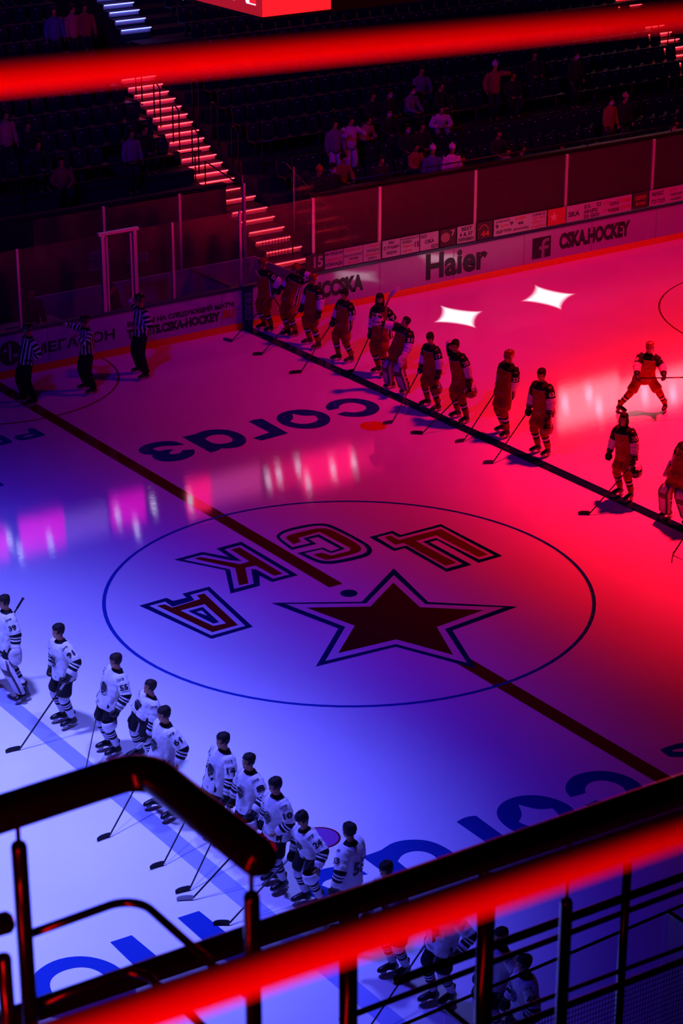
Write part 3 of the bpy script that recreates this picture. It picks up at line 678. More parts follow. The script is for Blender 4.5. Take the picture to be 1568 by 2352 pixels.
        if longhair:
            for k in range(9):
                an = PI * (0.32 + 1.36 * k / 8); x, y = math.sin(an), math.cos(an)
                e.tube([HM @ Vector((.074 * x, .085 * y - .01, .13)), HM @ Vector((.082 * x, .092 * y - .012, .05)), HM @ Vector((.085 * x, .085 * y - .02, -.03 - .01 * (k % 2)))], [.026, .027, .012], 7)
        e.build('hair', hair, o)
    if beard:
        e = MB(); rg = head_rings(HM, 0.009, 24, HEADP[:4]); e.loft([[r[j % 24] for j in range(-7, 8)] for r in rg], 0, caps=False, closed=False); e.build('beard', hair, o)
    if gear in ('helmet_red', 'helmet_white', 'helmet_black'):
        hm = {'helmet_red': H_RED, 'helmet_white': H_WHITE, 'helmet_black': H_BLACK}[gear]
        e = helmet_geo(MB(), HM); ho = e.build('helmet', [hm, H_BLACK], o)
        e = MB(); n_ = 9
        e.loft([[HM @ Vector((.105 * math.sin(a_), .125 * math.cos(a_) - 0.002, z)) for a_ in [(-1.05 + 2.1 * k / (n_ - 1)) for k in range(n_)]] for z in (.165, .095)], 0, caps=False, closed=False); e.build('visor', VISOR, ho)
    if hat is not None:
        e = MB(); e.loft(head_rings(HM, 0.02, 18, [q for q in HEADP if q[0] >= 0.13])); e.ell(HM @ Vector((0, -.007, .275)), (.03, .03, .028), 8, 6); e.build('hat', hat, o)
    if not build_skates:
        return o, dict(HM=HM, S=S, E=E, W=Wr, hip=hip, nb=nb, rt=rt, fw=fw, up=up_, K=K, A=A, Hj=Hj, s=s, M=Mw)
    # ---- jersey
    red = team == 'red'; ref = team == 'referee'
    jm = [J_RED, J_NAVY, J_WHITE] if red else ([J_WHITE, J_NAVY, J_WHITE] if team == 'white' else [J_BLACK, J_BLACK, J_WHITE])
    bulk = 1.10 if goalie else 1.0
    T = [(-.25, .262, .190), (-.21, .268, .195), (-.05, .262, .188), (.10, .252, .180), (.3, .245, .172), (.5, .245, .170), (.68, .252, .168), (.80, .256, .160), (.815, .256, .158), (.90, .235, .142), (.96, .185, .120), (1.0, .125, .100), (1.04, .088, .088), (1.075, .078, .080)]
    if ref: T = [(-.13, .200, .145), (-.1, .205, .15)] + [(t, a * 0.86, c * 0.86) for t, a, c in T[2:]]
    T2 = [T[0]]
    for q0, q1 in zip(T[:-1], T[1:]):
        m_ = max(1, int(round((q1[0] - q0[0]) / 0.045))) if q0[0] < .795 and q0[0] > -.2 else 1
        for e_ in range(1, m_ + 1): T2.append(tuple(q0[c_] + (q1[c_] - q0[c_]) * e_ / m_ for c_ in range(3)))
    T = T2; seg = 48; rg = []
    random.seed(NPERS[0] * 3)
    ph = [random.uniform(0, 6) for _ in range(5)]
    def tpos(t): 
        return hip.lerp(nb, t)
    for t, a, c in T:
        ring_ = []
        for k in range(seg):
            an = 2 * PI * k / seg; fold = 1 + (0.045 * math.sin(4 * an + ph[0] + 3 * t) + 0.10 * noise.noise(Vector((3.2 * math.cos(an) + ph[1], 3.2 * math.sin(an) + ph[2], 2.0 * t))) + 0.07 * noise.noise(Vector((6 * math.cos(an) + 2.5 * t, 6 * math.sin(an) + ph[3], 6.5 * t + ph[0])))) * max(0, min(1, (0.98 - t) * 2))
            ring_.append(tpos(t) + rt * (a * bulk * s * fold * math.cos(an)) + fw * (c * bulk * s * fold * math.sin(an)))
        rg.append(ring_)
    def jmi(i, j):
        t = T[i][0]; an = (j + .5) / seg * 2 * PI
        if ref: return 2 if (j // 2) % 2 == 0 and t < 1.0 else 0
        if red:
            if t >= 0.81: return 1
            if t >= 0.795: return 2
            if abs(math.sin(an)) < 0.30 and t < 0.7: return 2 if math.cos(an) * 1 and abs(math.sin(an)) > 0.1 else 1
            return 0
        if t >= 1.0: return 1
        if i == 0: return 1
        return 0
    j = MB(); j.loft(rg, jmi)
    SL = {}
    for i, sg in ((0, -1), (1, 1)):
        path = smooth_path([S[i] - rt * (sg * 0.05), S[i].lerp(E[i], 0.15), E[i], E[i].lerp(Wr[i], 0.93)], 25, 2)
        SL[i] = path
        rad = []
        for k in range(25):
            t = k / 24; r = (0.108 - 0.012 * t) if t < .55 else (0.1014 - 0.034 * (t - .55) / .45)
            if k == 24: r -= 0.006
            if ref: r *= 0.78
            rad.append(r * s * bulk * (1 + 0.05 * math.sin(k * 1.7 + ph[3] + i) + 0.05 * noise.noise(Vector((k * .6, ph[4], i)))))
        if red: smi = lambda q, jj: 1 if q < 11 else (2 if q < 21 else 1)
        elif ref: smi = lambda q, jj: 2 if (q // 2) % 2 else 0
        else: smi = lambda q, jj: 1 if q in (13, 14, 16, 18, 19) else 0
        j.tube(path, rad, 18, smi)
    jo = j.build('jersey', jm, o)
    # numbers, stars and crest
    def wrap(body, i, t0, t1, m, name, wid=0.15, face=0.0, par=jo, star=False, out=0.012):
        sg = (-1, 1)[i]; path = SL[i]; a_ = path[int(t0 * 24)]; c_ = path[int(t1 * 24)]; ax = (c_ - a_); Ln = ax.length; ax.normalize()
        side = rt * sg + fw * face + Vector((0, 0, .45)); side = (side - ax * side.dot(ax)).normalized(); tan = side.cross(ax)
        R = 0.106 * s * bulk + out
        def f(p):
            g = (p[0] - 0.5) * wid / R
            return a_ + ax * (Ln * (1 - p[1])) + (side * math.cos(g) + tan * math.sin(g)) * R
        tb = MB()
        if star: tb.poly([(0.5 + (0.5 if k % 2 == 0 else 0.2) * math.sin(2 * PI * k / 10), 0.5 + (0.5 if k % 2 == 0 else 0.2) * math.cos(2 * PI * k / 10)) for k in range(10)], (), f)
        else: put_text(tb, body, f, 0.04)
        tb.build(name, m, par, smooth=False)
    def chest(polys, m, name, t0, t1, wid, back=False, text=None, cx=0.0):
        yf = -1 if back else 1; a_, c_ = 0.262 * s * bulk, 0.182 * s * bulk
        def f(p):
            g = (cx + (p[0] - 0.5) * wid) / a_ * (1 if back else -1)
            t = t0 + (t1 - t0) * p[1]; k = 1.0 if t < .8 else 0.93
            return tpos(t) + rt * (a_ * math.sin(g)) + fw * (yf * ((c_ + 0.012) * k) * math.cos(g))
        tb = MB()
        if text: put_text(tb, text, f, 0.03)
        for ou, hs in polys: tb.poly(ou, hs, f)
        tb.build(name, m, jo, smooth=False)
    st5 = lambda R1, R2, cx=0.5, cy=0.5: [(cx + (R1 if k % 2 == 0 else R2) * math.sin(2 * PI * k / 10), cy + (R1 if k % 2 == 0 else R2) * math.cos(2 * PI * k / 10)) for k in range(10)]
    if red:
        for i in ((0,) if not goalie else (0,)) + (1,):
            wrap('', i, .09, .19, STARM, 'shoulder_star', 0.10, 0.5, star=True)
            if num: wrap(num, i, .27, .43, NUMW, 'sleeve_number', 0.13, 0.55)
        chest([(st5(.5, .21), [st5(.40, .155)])], J_PINK, 'chest_star', .30, .68, 0.24)
        chest([], NUMW, 'hem_lettering', -.10, -.055, 0.26, text='РОСНЕФТЬ')
    elif team == 'white':
        for i in (0, 1):
            if num: wrap(num, i, .27, .43, NUMD, 'sleeve_number', 0.14, 0.5)
            wrap('Сочи', i, .12, .20, NUMD, 'shoulder_mark', 0.12, 0.75)
        crest = [(.5, 1), (.72, .93), (.93, .8), (.9, .55), (.98, .4), (.74, .22), (.6, 0), (.45, .05), (.3, .2), (.12, .4), (.16, .62), (.08, .8), (.3, .95)]
        eyeh = [[(.32, .62), (.46, .58), (.40, .70)], [(.60, .58), (.76, .64), (.64, .70)], [(.36, .34), (.66, .34), (.6, .24), (.44, .24)]]
        chest([(crest, eyeh)], NUMD, 'chest_crest', .22, .62, 0.20)
        chest([([(0, 0), (.5, 0), (1, 1), (.45, .9)], [])], NUMD, 'chest_patch', .72, .80, 0.05, cx=-0.13)
        chest([], NUMD, 'hem_lettering', -.12, -.06, 0.14, text='SOCHI', cx=-0.02)
    if backnum:
        chest([], NUMD if team != 'red' else NUMW, 'back_number', .18, .58, 0.26, back=True, text=backnum)
    # ---- pants, socks, skates
    if ref:
        for i in (0, 1): pass
        b = MB(); b.loft([[hip + Vector((0, 0, z)) + Vector((a * s * math.cos(2 * PI * k / 20), c * s * math.sin(2 * PI * k / 20), 0)) for k in range(20)] for z, a, c in ((.10, .165, .12), (0, .18, .13), (-.08, .18, .13), (-.12, .12, .10))])
        for i in (0, 1): b.tube(smooth_path([Hj[i] + Vector((0, 0, .02)), K[i], A[i] - Vector((0, 0, .02))], 16, 2), [(.115 - .03 * k / 15) * s for k in range(16)], 14)
        b.build('trousers', P_DARK, o)
    else:
        pm = [J_RED, J_NAVY] if red else [P_DARK, J_WHITE]
        b = MB(); b.loft([[hip + Vector((0, 0, z)) + Vector((a * s * bulk * math.cos(2 * PI * k / 24), c * s * bulk * math.sin(2 * PI * k / 24), 0)) for k in range(24)] for z, a, c in ((.14, .19, .145), (.05, .205, .16), (-.05, .22, .17), (-.13, .21, .165), (-.17, .13, .12))], 0)
        for i, sg in ((0, -1), (1, 1)):
            pth = smooth_path([Hj[i] + Vector((sg * .01, 0, .03)), Hj[i].lerp(K[i], .55), Hj[i].lerp(K[i], .93)], 10, 1)
            b.tube(pth, [(.128 + .006 * math.sin(k)) * s * bulk for k in range(9)] + [.112 * s * bulk], 22, (lambda q, jj: 0) if red else (lambda q, jj, sg=sg: 1 if (jj % 22) in ((15, 17) if sg > 0 else (4, 6)) else 0), ref=(0, 1, 0))
        b.build('pants', pm, o)
        for i, sg in ((0, -1), (1, 1)):
            pth = smooth_path([Hj[i].lerp(K[i], .86), K[i], A[i] + Vector((0, 0, .02))], 20, 1)
            rd = [(.082 + .012 * math.exp(-((k - 4) / 3.0) ** 2) - (.018 * max(0, k - 8) / 11)) * s for k in range(20)]
            if red: f_ = lambda q, jj: 1 if q in (7, 8, 11, 12) else (2 if q in (9, 10) else 0)
            else: f_ = lambda q, jj: 1 if q in (5, 6, 8, 10, 11) else 0
            b = MB(); b.tube(pth, rd, 14, f_); b.build('sock', [J_RED, J_NAVY, J_WHITE] if red else [J_WHITE, J_NAVY], o)
    for i in (0, 1):
        f = (fl, fr_)[i]; fy = foot_yaw[i]; fd = Vector((-math.sin(fy), math.cos(fy), 0)); sd = Vector((math.cos(fy), math.sin(fy), 0)); z0 = sk
        b = MB(); pr = [(A[i] + Vector((0, 0, .10)), .056, .060), (A[i] + Vector((0, 0, .02)), .050, .056)]
        c0 = Vector((f.x, f.y, 0))
        b.loft([[c + sd * (a * math.cos(2 * PI * k / 14)) + fd * (q * math.sin(2 * PI * k / 14)) for k in range(14)] for c, a, q in ((c0 - fd * .05 + Vector((0, 0, z0 + .002)), .042, .072), (c0 - fd * .045 + Vector((0, 0, z0 + .05)), .047, .075), pr[1], pr[0])])
        b.loft([[c0 + fd * y + sd * (a * math.cos(2 * PI * k / 12)) + Vector((0, 0, z0 + zc + zr_ * math.sin(2 * PI * k / 12))) for k in range(12)] for y, a, zc, zr_ in ((-.12, .03, .03, .03), (-.05, .046, .05, .048), (.03, .05, .052, .05), (.10, .05, .042, .042), (.155, .044, .034, .034), (.185, .025, .026, .022))])
        so = b.build('skate', SHOE, o)
        b = MB(); Mz = Matrix.Rotation(fy, 3, 'Z')
        b.loft([[c0 + fd * y + sd * (x * .009) + Vector((0, 0, z)) for x, y in ((-1, y0), (1, y0), (1, y1), (-1, y1))] for z, y0, y1 in ((0.0, -.13, .15), (.012, -.15, .175), (.03, -.14, .165))])
        for yy in (-.075, .105): b.loft([[c0 + fd * (yy + y * .035) + sd * (x * .022) + Vector((0, 0, z)) for x, y in ((-.5, -.8), (.5, -.8), (.5, .8), (-.5, .8))] for z in (.025,)] + [[c0 + fd * (yy + y * .05) + sd * (x * .028) + Vector((0, 0, z0 + .012)) for x, y in ((-1, -1), (1, -1), (1, 1), (-1, 1))]])
        b.build('blade', BLADE, so, smooth=False)
    # ---- gloves
    for i, sg in ((0, -1), (1, 1)):
        if bare[i]: continue
        d = (Wr[i] - E[i]).normalized(); pal = Vector((-sg, 0.35, 0)); w0 = Wr[i]
        b = MB()
        if goalie and i == 0:            # catching glove
            pal_ = (pal - d * pal.dot(d)).normalized(); xx = d.cross(pal_); cen = w0 + d * .10
            b.loft([[cen + d * (r_ * .165 * math.sin(2 * PI * k / 18)) + xx * (r_ * .14 * math.cos(2 * PI * k / 18)) + pal_ * (dp + .03 * math.cos(4 * PI * k / 18)) for k in range(18)] for r_, dp in ((.35, -.06), (.85, -.05), (1, 0), (.9, .03), (.5, .0), (.15, -.02))], lambda q, jj: 0 if q != 2 else 1)
            b.tube([w0 - d * .10, w0 + d * .03], [.085, .075], 14, 0); b.build('catch_glove', [PADW, PADD], o)
        elif goalie:
            xx = d.cross(pal).normalized(); pl = xx.cross(d)
            R_ = Matrix((xx, pl, d)).transposed()
            b.box(w0 + d * .04 - pl * .05, (.20, .05, .36), M=R_); b.box(w0 + d * .04 - pl * .078, (.12, .008, .28), mi=1, M=R_); bo = b.build('blocker', [PADW, PADD], o, smooth=False)
            bb = MB(); hand_geo(bb, w0, d, pal, s * 1.2, 1.7, 1.0); bb.build('glove_fingers', GLOVE, bo)
        else:
            b.tube([w0 - d * .105, w0 - d * .06, w0 - d * .01, w0 + d * .02], [.075 * s, .073 * s, .060 * s, .052 * s], 14, lambda q, jj: 1 if q == 0 else 0)
            hand_geo(b, w0 + d * .005, d, pal, s * 1.22, 1.95, 0.95); b.build('glove', [GLOVE, GLTRIM], o)
    if goalie:
        for i, sg in ((0, -1), (1, 1)):
            a_, k_, c_ = A[i] - Vector((0, 0, .06)), K[i], K[i].lerp(Hj[i], .42); ax = (k_ - a_).normalized()
            fy = foot_yaw[i]; fd = Vector((-math.sin(fy), math.cos(fy), 0)); sd = fd.cross(Vector((0, 0, 1)))
            b = MB(); R_ = []
            for t, wd, dp, fo in ((0, .10, .05, .10), (.06, .135, .07, .10), (.3, .14, .075, .095), (.55, .145, .08, .10), (.75, .145, .085, .11), (.9, .14, .075, .115), (1.0, .11, .05, .12)):
                p = a_.lerp(k_, t / .72) if t < .72 else k_.lerp(c_, (t - .72) / .28); p = p + fd * fo
                R_.append([p + sd * (wd * x) + fd * (dp * y) for x, y in ((-1, -.6), (-.55, -1), (.55, -1), (1, -.6), (1, .3), (.8, .75), (.35, .95), (.1, 1), (-.35, .95), (-.8, .75), (-1, .3))])
            b.loft(R_, lambda q, jj: 1 if jj in (5, 9) or q in (3,) and jj in (6, 7, 8) else 0); b.build('leg_pad', [PADW, PADD], o)
    return o, dict(HM=HM, S=S, E=E, W=Wr, hip=hip, nb=nb, M=Mw, s=s)

def helmet_geo(e, M):
    prof = [(z, a, bb, cy) for z, a, bb, cy in HEADP if z >= 0.09]
    rg = head_rings(M, 0.026, 24, prof)
    vs = [p for r in rg for p in r]; seg = 24; fs = []; ms = []
    inn = [p for r in head_rings(M, 0.012, 24, prof) for p in r]; nv = len(vs); ks = set()
    for i in range(len(prof) - 1):
        for j_ in range(seg):
            fr = math.cos(2 * PI * (j_ + .5) / seg)
            if prof[i][0] < (0.155 if fr > 0.45 else 0.08): continue
            ks.add((i, j_))
    for i, j_ in ks:
        k = (j_ + 1) % seg; q = (i * seg + j_, i * seg + k, (i + 1) * seg + k, (i + 1) * seg + j_); fs.append(q); ms.append(0)
        fs.append(tuple(x + nv for x in reversed(q))); ms.append(1)
        for (di, dj, ea, eb) in ((-1, 0, q[0], q[1]), (1, 0, q[2], q[3]), (0, -1, q[3], q[0]), (0, 1, q[1], q[2])):
            if (i + di, (j_ + dj) % seg) not in ks: fs.append((ea, ea + nv, eb + nv, eb)); ms.append(1)
    e.add(vs + inn, fs, ms)
    for sx in (-1, 1):
        e.tube([M @ Vector((sx * .09, .03, .11)), M @ Vector((sx * .088, .045, .04)), M @ Vector((sx * .04, .06, -.012))], .007, 6, 1)
    for k in range(3):
        x = (-.035, 0, .035)[k]; e.tube([M @ Vector((x, .07, .236)), M @ Vector((x, 0, .262)), M @ Vector((x, -.07, .24))], .006, 5, 1)
    return e
def held_helmet(c, h, m, label, cage=True, group=None):
    M = Matrix.Rotation(h, 4, 'Z') @ Matrix.Rotation(PI * 0.95, 4, 'X') @ Matrix.Translation((0, 0, -.13)) @ Matrix.Scale(1.05, 4)
    r = empty('helmet', c); tag(r, label, 'helmet', group)
    helmet_geo(MB(), M).build('shell', [m, H_BLACK], r)
    n_ = 9; e = MB()
    e.loft([[M @ Vector((.105 * math.sin(a_), .125 * math.cos(a_) - 0.002, z)) for a_ in [(-1.05 + 2.1 * k / (n_ - 1)) for k in range(n_)]] for z in (.165, .09)], 0, caps=False, closed=False); e.build('visor', VISOR, r)
    return r
def stick(top, heel, toe, label, blade=TAPEB, shaft=STICKD, over=0.10, grip=TAPEW):
    top, heel, toe = Vector(top), Vector(heel), Vector(toe)
    d = (top - heel).normalized(); top = top + d * over
    r = empty('hockey_stick', (heel.x, heel.y, 0)); tag(r, label, 'hockey stick'); O = Vector((heel.x, heel.y, 0))
    hl = heel - O + Vector((0, 0, .035)); tp = top - O
    b = MB(); b.tube([hl, hl.lerp(tp, .06), tp.lerp(hl, .12), tp], [.017, .0155, .0155, .0155], 8, flat=0.7); b.build('shaft', shaft, r)
    b = MB(); b.tube([tp.lerp(hl, .13), tp, tp + d * .015], [.0185, .0185, .021], 8); b.build('grip_tape', grip, r)
    t = (toe - heel); t.z = 0; Ln = min(0.36, max(0.22, t.length)); t.normalize(); nrm = Vector((-t.y, t.x, 0))
    b = MB(); R_ = []
    for k in range(9):
        q = k / 8; cv = nrm * (0.028 * q * q); hh = (.075, .078, .08, .08, .08, .08, .078, .07, .045)[k]; zz = 0.004 + (0.012 if k == 8 else 0)
        c0 = t * (Ln * q) + cv
        if k == 0: zz = .004
        R_.append([c0 + nrm * w_ + Vector((0, 0, z)) for w_, z in ((-.008, zz), (.008, zz), (.007, zz + hh), (-.007, zz + hh))])
    b.loft(R_); b.build('blade', blade, r, smooth=False)
    return r
SEATLAB = {0: 'empty navy plastic seat in the dark block left of the red lit stairs', 1: 'empty navy plastic seat in the block between the two red lit stairs', 2: 'empty navy plastic seat at the right end beyond the far red stairs'}
SEATGRP = {0: 'seats left of the red stairs', 1: 'seats between the red stairs', 2: 'seats beyond the far red stairs'}
first = True; extra = MB(); src = seat0.data
def taken(x, y): return any(abs(x - q[0]) < 0.3 and abs(y - q[1]) < 0.45 for q in SITTERS)
SITTERS = []
def place_seats():
    global first
    cnt = 0
    for y, x, z, k in spots:
        if taken(x, y + 0.28): continue
        loc = (x, y + 0.28, z)
        if cnt < 300:
            o = seat0 if first else seat0.copy()
            if not first: COL.objects.link(o)
            first = False; o.location = loc; blk = 0 if x < 10 else (1 if x < 29 else 2)
            tag(o, SEATLAB[blk], 'seat', SEATGRP[blk]); cnt += 1
        else:
            extra.add([Vector(p.co) + Vector(loc) for p in src.vertices], [tuple(f.vertices) for f in src.polygons], [f.material_index for f in src.polygons])
    if extra.v:
        o = extra.build('stadium_seats', [NAVYPL, WHITEPL], smooth=False); o['kind'] = 'stuff'; tag(o, 'rows of empty navy plastic seats high up in the dark stand', 'seats')

# posters along the bottom of the far glass
def poster(u0, v0, u1, lines, paper, ink, label, z0=1.15, z1=1.61):
    a = atY(u0, v0, D); c = atY(u1, v0 - 0.175 * (u1 - u0), D); y = D + 0.085
    wd = c.x - a.x; r = MB(); r.box((wd / 2, 0, (z1 - z0) / 2), (wd - 0.02, 0.008, z1 - z0))
    o = r.build('poster', paper, smooth=False, loc=(a.x, D - 0.02, z0)); tag(o, label, 'poster')
    for body, x0, x1, y0, y1, im in lines:
        t = MB(); put_text(t, body, lambda p: (wd * (x0 + (x1 - x0) * p[0]), -0.008, (z1 - z0) * (y0 + (y1 - y0) * p[1])), 0.035); t.build('lettering', INKR if im == 'r' else (PAPER if im == 'w' else INK), o, smooth=False)
    return o
poster(700, 600, 742, [('15', .45, .95, .2, .85, 'w')], PAPERD, INK, 'dark poster with a pale number behind the glass post beside the stairs')
poster(744, 595, 787, [('МЫ ПРЕДАНЫ', .04, .97, .72, .93, 'k'), ('ЛЮБИМОЙ', .06, .95, .42, .63, 'r'), ('КОМАНДЕ', .04, .95, .1, .34, 'k')], PAPER, INK, 'white poster with one red line between two black lines, nearest the stairs')
poster(787, 586, 832, [('КОМАНДЕ,', .08, .95, .74, .9, 'r'), ('БЕЗ КОТОРОЙ', .05, .95, .48, .64, 'k'), ('НАМ', .3, .75, .27, .42, 'k'), ('НЕ ЖИТЬ', .25, .85, .06, .21, 'r')], PAPER, INK, 'white poster with four short lines, second white one from the stairs')
poster(832, 577, 872, [('В НАШИХ', .2, .95, .76, .92, 'r'), ('СЕРДЦАХ', .2, .95, .5, .68, 'k'), ('ЛЮБИМЫЕ', .1, .95, .28, .44, 'r'), ('ЦВЕТА', .3, .8, .06, .22, 'k')], PAPER, INK, 'white poster with four lines ending at the first wide glass post')
poster(876, 570, 918, [('МЫ', .35, .65, .75, .93, 'k'), ('С ВАМИ', .08, .92, .46, .66, 'k'), ('РЯДОМ', .25, .8, .14, .34, 'k')], PAPER, INK, 'white poster with three short lines just right of the first wide glass post')
poster(918, 562, 962, [('НАША', .1, .6, .62, .8, 'k'), ('ГОРДОСТЬ', .05, .72, .36, .52, 'r'), ('15', .75, .97, .3, .62, 'k'), ('ПОБЕЖДАЙ', .05, .95, .82, .95, 'k'), ('УДАЧИ!', .1, .6, .08, .24, 'r')], PAPER, INK, 'white poster with the number 15 at its right edge')
poster(963, 553, 1006, [('GO', .05, .35, .72, .93, 'k'), ('CSKA', .25, .75, .38, .6, 'k'), ('GO!', .6, .95, .05, .27, 'k')], PAPER, INK, 'white poster reading GO CSKA GO')
pst = poster(1009, 545, 1046, [('7', .68, .92, .55, .9, 'w')], PAPERD, INK, 'dark poster with a helmeted head and a number 7')
t = MB(); t.poly([(0.18 + 0.15 * math.cos(2 * PI * k / 20), 0.24 + 0.13 * math.sin(2 * PI * k / 20)) for k in range(20)], (), lambda p: (p[0], -0.008, p[1])); t.build('head_picture', mat('print_grey', (0.3, 0.12, 0.15)), pst, smooth=False)
poster(1048, 539, 1088, [('BEST', .25, .85, .7, .93, 'k'), ('6 & 37', .15, .9, .38, .62, 'k'), ('DEFENSEMEN', .06, .95, .1, .3, 'k')], PAPER, INK, 'white poster reading BEST 6 and 37')
pst = poster(1094, 530, 1130, [('44', .25, .78, .12, .5, 'r')], PAPERD, INK, 'dark poster with a red number 44 under an arch')
t = MB(); t.tube([(0.06 + 0.33 * k / 12, -0.008, 0.27 + 0.12 * math.sin(PI * k / 12)) for k in range(13)], 0.012, 5); t.build('arch_picture', INKR, pst)
poster(1132, 523, 1254, [('СЛЕПЫЙ', .04, .3, .78, .93, 'k'), ('9', .03, .09, .45, .7, 'k'), ('АНТОН', .12, .28, .48, .64, 'r'), ('9', .3, .36, .5, .74, 'k'), ('НАШИ ТИГРЫ', .05, .33, .14, .34, 'k'), ('МАМИН', .4, .6, .74, .92, 'r'), ('98', .45, .55, .44, .62, 'k'), ('КРАСАВЕЦ', .37, .66, .1, .28, 'k'), ('СОРОК 37', .72, .97, .78, .93, 'k'), ('УДИВЛЯЕТ', .72, .97, .56, .7, 'r'), ('ЦСКА', .72, .9, .32, .48, 'r'), ('НЕ УДЕРЖАТЬ', .7, .98, .06, .2, 'r')], PAPER, INK, 'widest white poster covered with three blocks of red and black writing')
pst = poster(1256, 500, 1297, [], PAPERR, INK, 'plain red poster with a pale star')
t = MB(); t.poly([((0.22 + (0.15 if k % 2 == 0 else 0.06) * math.sin(2 * PI * k / 10)), 0.23 + (0.15 if k % 2 == 0 else 0.06) * math.cos(2 * PI * k / 10)) for k in range(10)], (), lambda p: (p[0], -0.008, p[1])); t.build('star_picture', mat('print_pink', (0.7, 0.35, 0.3)), pst, smooth=False)
poster(1299, 492, 1449, [('SKA', .03, .2, .3, .62, 'k'), ('Е.К.', .27, .37, .66, .88, 'k'), ('23', .45, .52, .66, .9, 'k'), ('МАРК', .27, .48, .34, .58, 'k'), ('23 GO!', .26, .5, .05, .27, 'k'), ('НАШ', .55, .66, .7, .85, 'r'), ('ЦСКА', .66, .8, .5, .75, 'k'), ('ИДЕЯ', .64, .8, .12, .35, 'k'), ('ЛУЧШИЙ', .54, .68, .3, .42, 'r'), ('Победа', .8, .98, .55, .9, 'r'), ('ура', .82, .97, .15, .4, 'r')], PAPER, INK, 'long white poster with a big SKA at its left end, below the third glass post')
poster(1451, 466, 1487, [('СЕВЕР', .15, .85, .55, .8, 'r'), ('ФАН', .2, .8, .2, .42, 'r')], PAPERD, INK, 'small dark poster with dim red lettering near the right edge')
poster(1489, 459, 1590, [('МАКС', .06, .32, .6, .88, 'k'), ('ГО ГОЛ', .05, .35, .12, .38, 'k'), ('ДАВАЙ', .42, .62, .7, .88, 'r'), ('СЕРГЕЙ', .48, .75, .42, .6, 'k'), ('ЖДЁМ', .48, .72, .12, .3, 'k'), ('11', .76, .84, .62, .9, 'k')], PAPER, INK, 'white poster with the number 11, at the right edge of the photo')

# things behind the penalty box glass
def sign(u0, v0, u1, v1, body, label, y=18.9):
    a = atY(u0, v1, y); c = atY(u1, v0, y); cx = (a.x + c.x) / 2; z0, z1 = a.z, a.z + 0.24; wd = c.x - a.x
    b = MB(); b.box((0, 0, 0), (wd, 0.02, z1 - z0)); o = b.build('sign', PVC, smooth=False, loc=(cx, y - 0.02, (z0 + z1) / 2)); tag(o, label, 'sign')
    t = MB(); put_text(t, body, lambda p: (-wd * .4 + wd * .8 * p[0], -0.014, -0.07 + 0.14 * p[1])); t.build('lettering', INK, o, smooth=False)
sign(204, 580, 252, 600, 'СОГАЗ', 'small white wall sign left of the metal door frame, upper of two')
sign(204, 604, 252, 623, 'СОГАЗ', 'small white wall sign left of the metal door frame, lower of two')
sign(290, 586, 338, 606, 'СОГАЗ', 'small white wall sign seen through the metal door frame')
b = MB(); b.box((0, 0, 0.42), (2.0, 0.35, 0.06)); bench = b.build('bench_top', mat('bench_maroon', (0.10, 0.03, 0.03)), empty('bench', (5.4, 16.3, 0)), smooth=False)
tag(bench.parent, 'long low bench along the white wall inside the penalty box', 'bench')
for x in (-0.9, 0.9):
    b = MB(); b.box((x, 0, 0.2), (0.06, 0.3, 0.4)); b.build('leg', DARKMET, bench.parent, smooth=False)
t_ = empty('table', (1.6, 16.0, 0)); tag(t_, 'pale table behind the glass left of the metal door frame', 'table')
b = MB(); b.box((0, 0, 0.74), (1.9, 0.6, 0.04)); b.build('tabletop', PVC, t_, smooth=False)
for x in (-0.88, 0.88):
    b = MB(); b.box((x, 0, 0.36), (0.05, 0.5, 0.72)); b.build('leg', DARKMET, t_, smooth=False)
for x, l in ((-0.6, 'pale flat panel standing behind the glass left of the official in black'), (1.0, 'pale flat panel standing behind the glass right of the official in black')):
    b = MB(); b.box((0, 0, 0.5), (0.8, 0.05, 1.0)); tag(b.build('panel', PVC, smooth=False, loc=(x + 0.2, 15.3, 0)), l, 'panel')
for x, l in ((6.05, 'small dark stool at the right end inside the penalty box'),):
    b = MB(); b.box((0, 0, 0.5), (0.5, 0.4, 0.05)); s = b.build('stool_top', DARKMET, empty('stool', (x, 15.6, 0)), smooth=False); tag(s.parent, l, 'stool')
    for qx in (-0.2, 0.2):
        for qy in (-0.15, 0.15): pipe_obj('leg', [(qx, qy, 0), (qx, qy, 0.5)], 0.015, DARKMET, s.parent, 6)

# ------------------------------------------------------------------ hanging video cube
SCRR = mat('screen_red', (0.02, 0.01, 0.01), emit=((1.0, 0.012, 0.02), 1.1), var=0.3); SCRB = mat('screen_maroon', (0.02, 0.01, 0.01), emit=((1.0, 0.012, 0.02), 0.40), var=0.3)
SCRW = mat('screen_white', (0.02, 0.02, 0.02), emit=((0.85, 0.75, 1.0), 1.2))
SCRD = mat('screen_dark', (0.01, 0.0, 0.0), rough=0.5)
cx, cy, cz = -3.0, -1.97, 11.02
cube = empty('video_cube', (cx, cy, cz)); tag(cube, 'big hanging video cube glowing red with white outlined lettering', 'scoreboard')
b = MB(); b.box((3.0, 2.1, 1.6), (5.96, 4.16, 3.15)); b.build('housing', SCRD, cube, smooth=False)
b = MB(); b.box((0.0, 2.1, 1.62), (0.03, 4.2, 3.1)); scr = b.build('screen', SCRB, cube, smooth=False)
b = MB(); b.box((0.62, 0.0, 1.62), (1.25, 0.03, 3.1)); b.box((1.4, 0.0, 1.75), (0.35, 0.03, 2.9)); b.build('screen', SCRR, cube, smooth=False)
pA = atX(590, 26, cx); pS = atX(500, 2, cx)
yr, yl = pA.y - cy, pS.y - cy
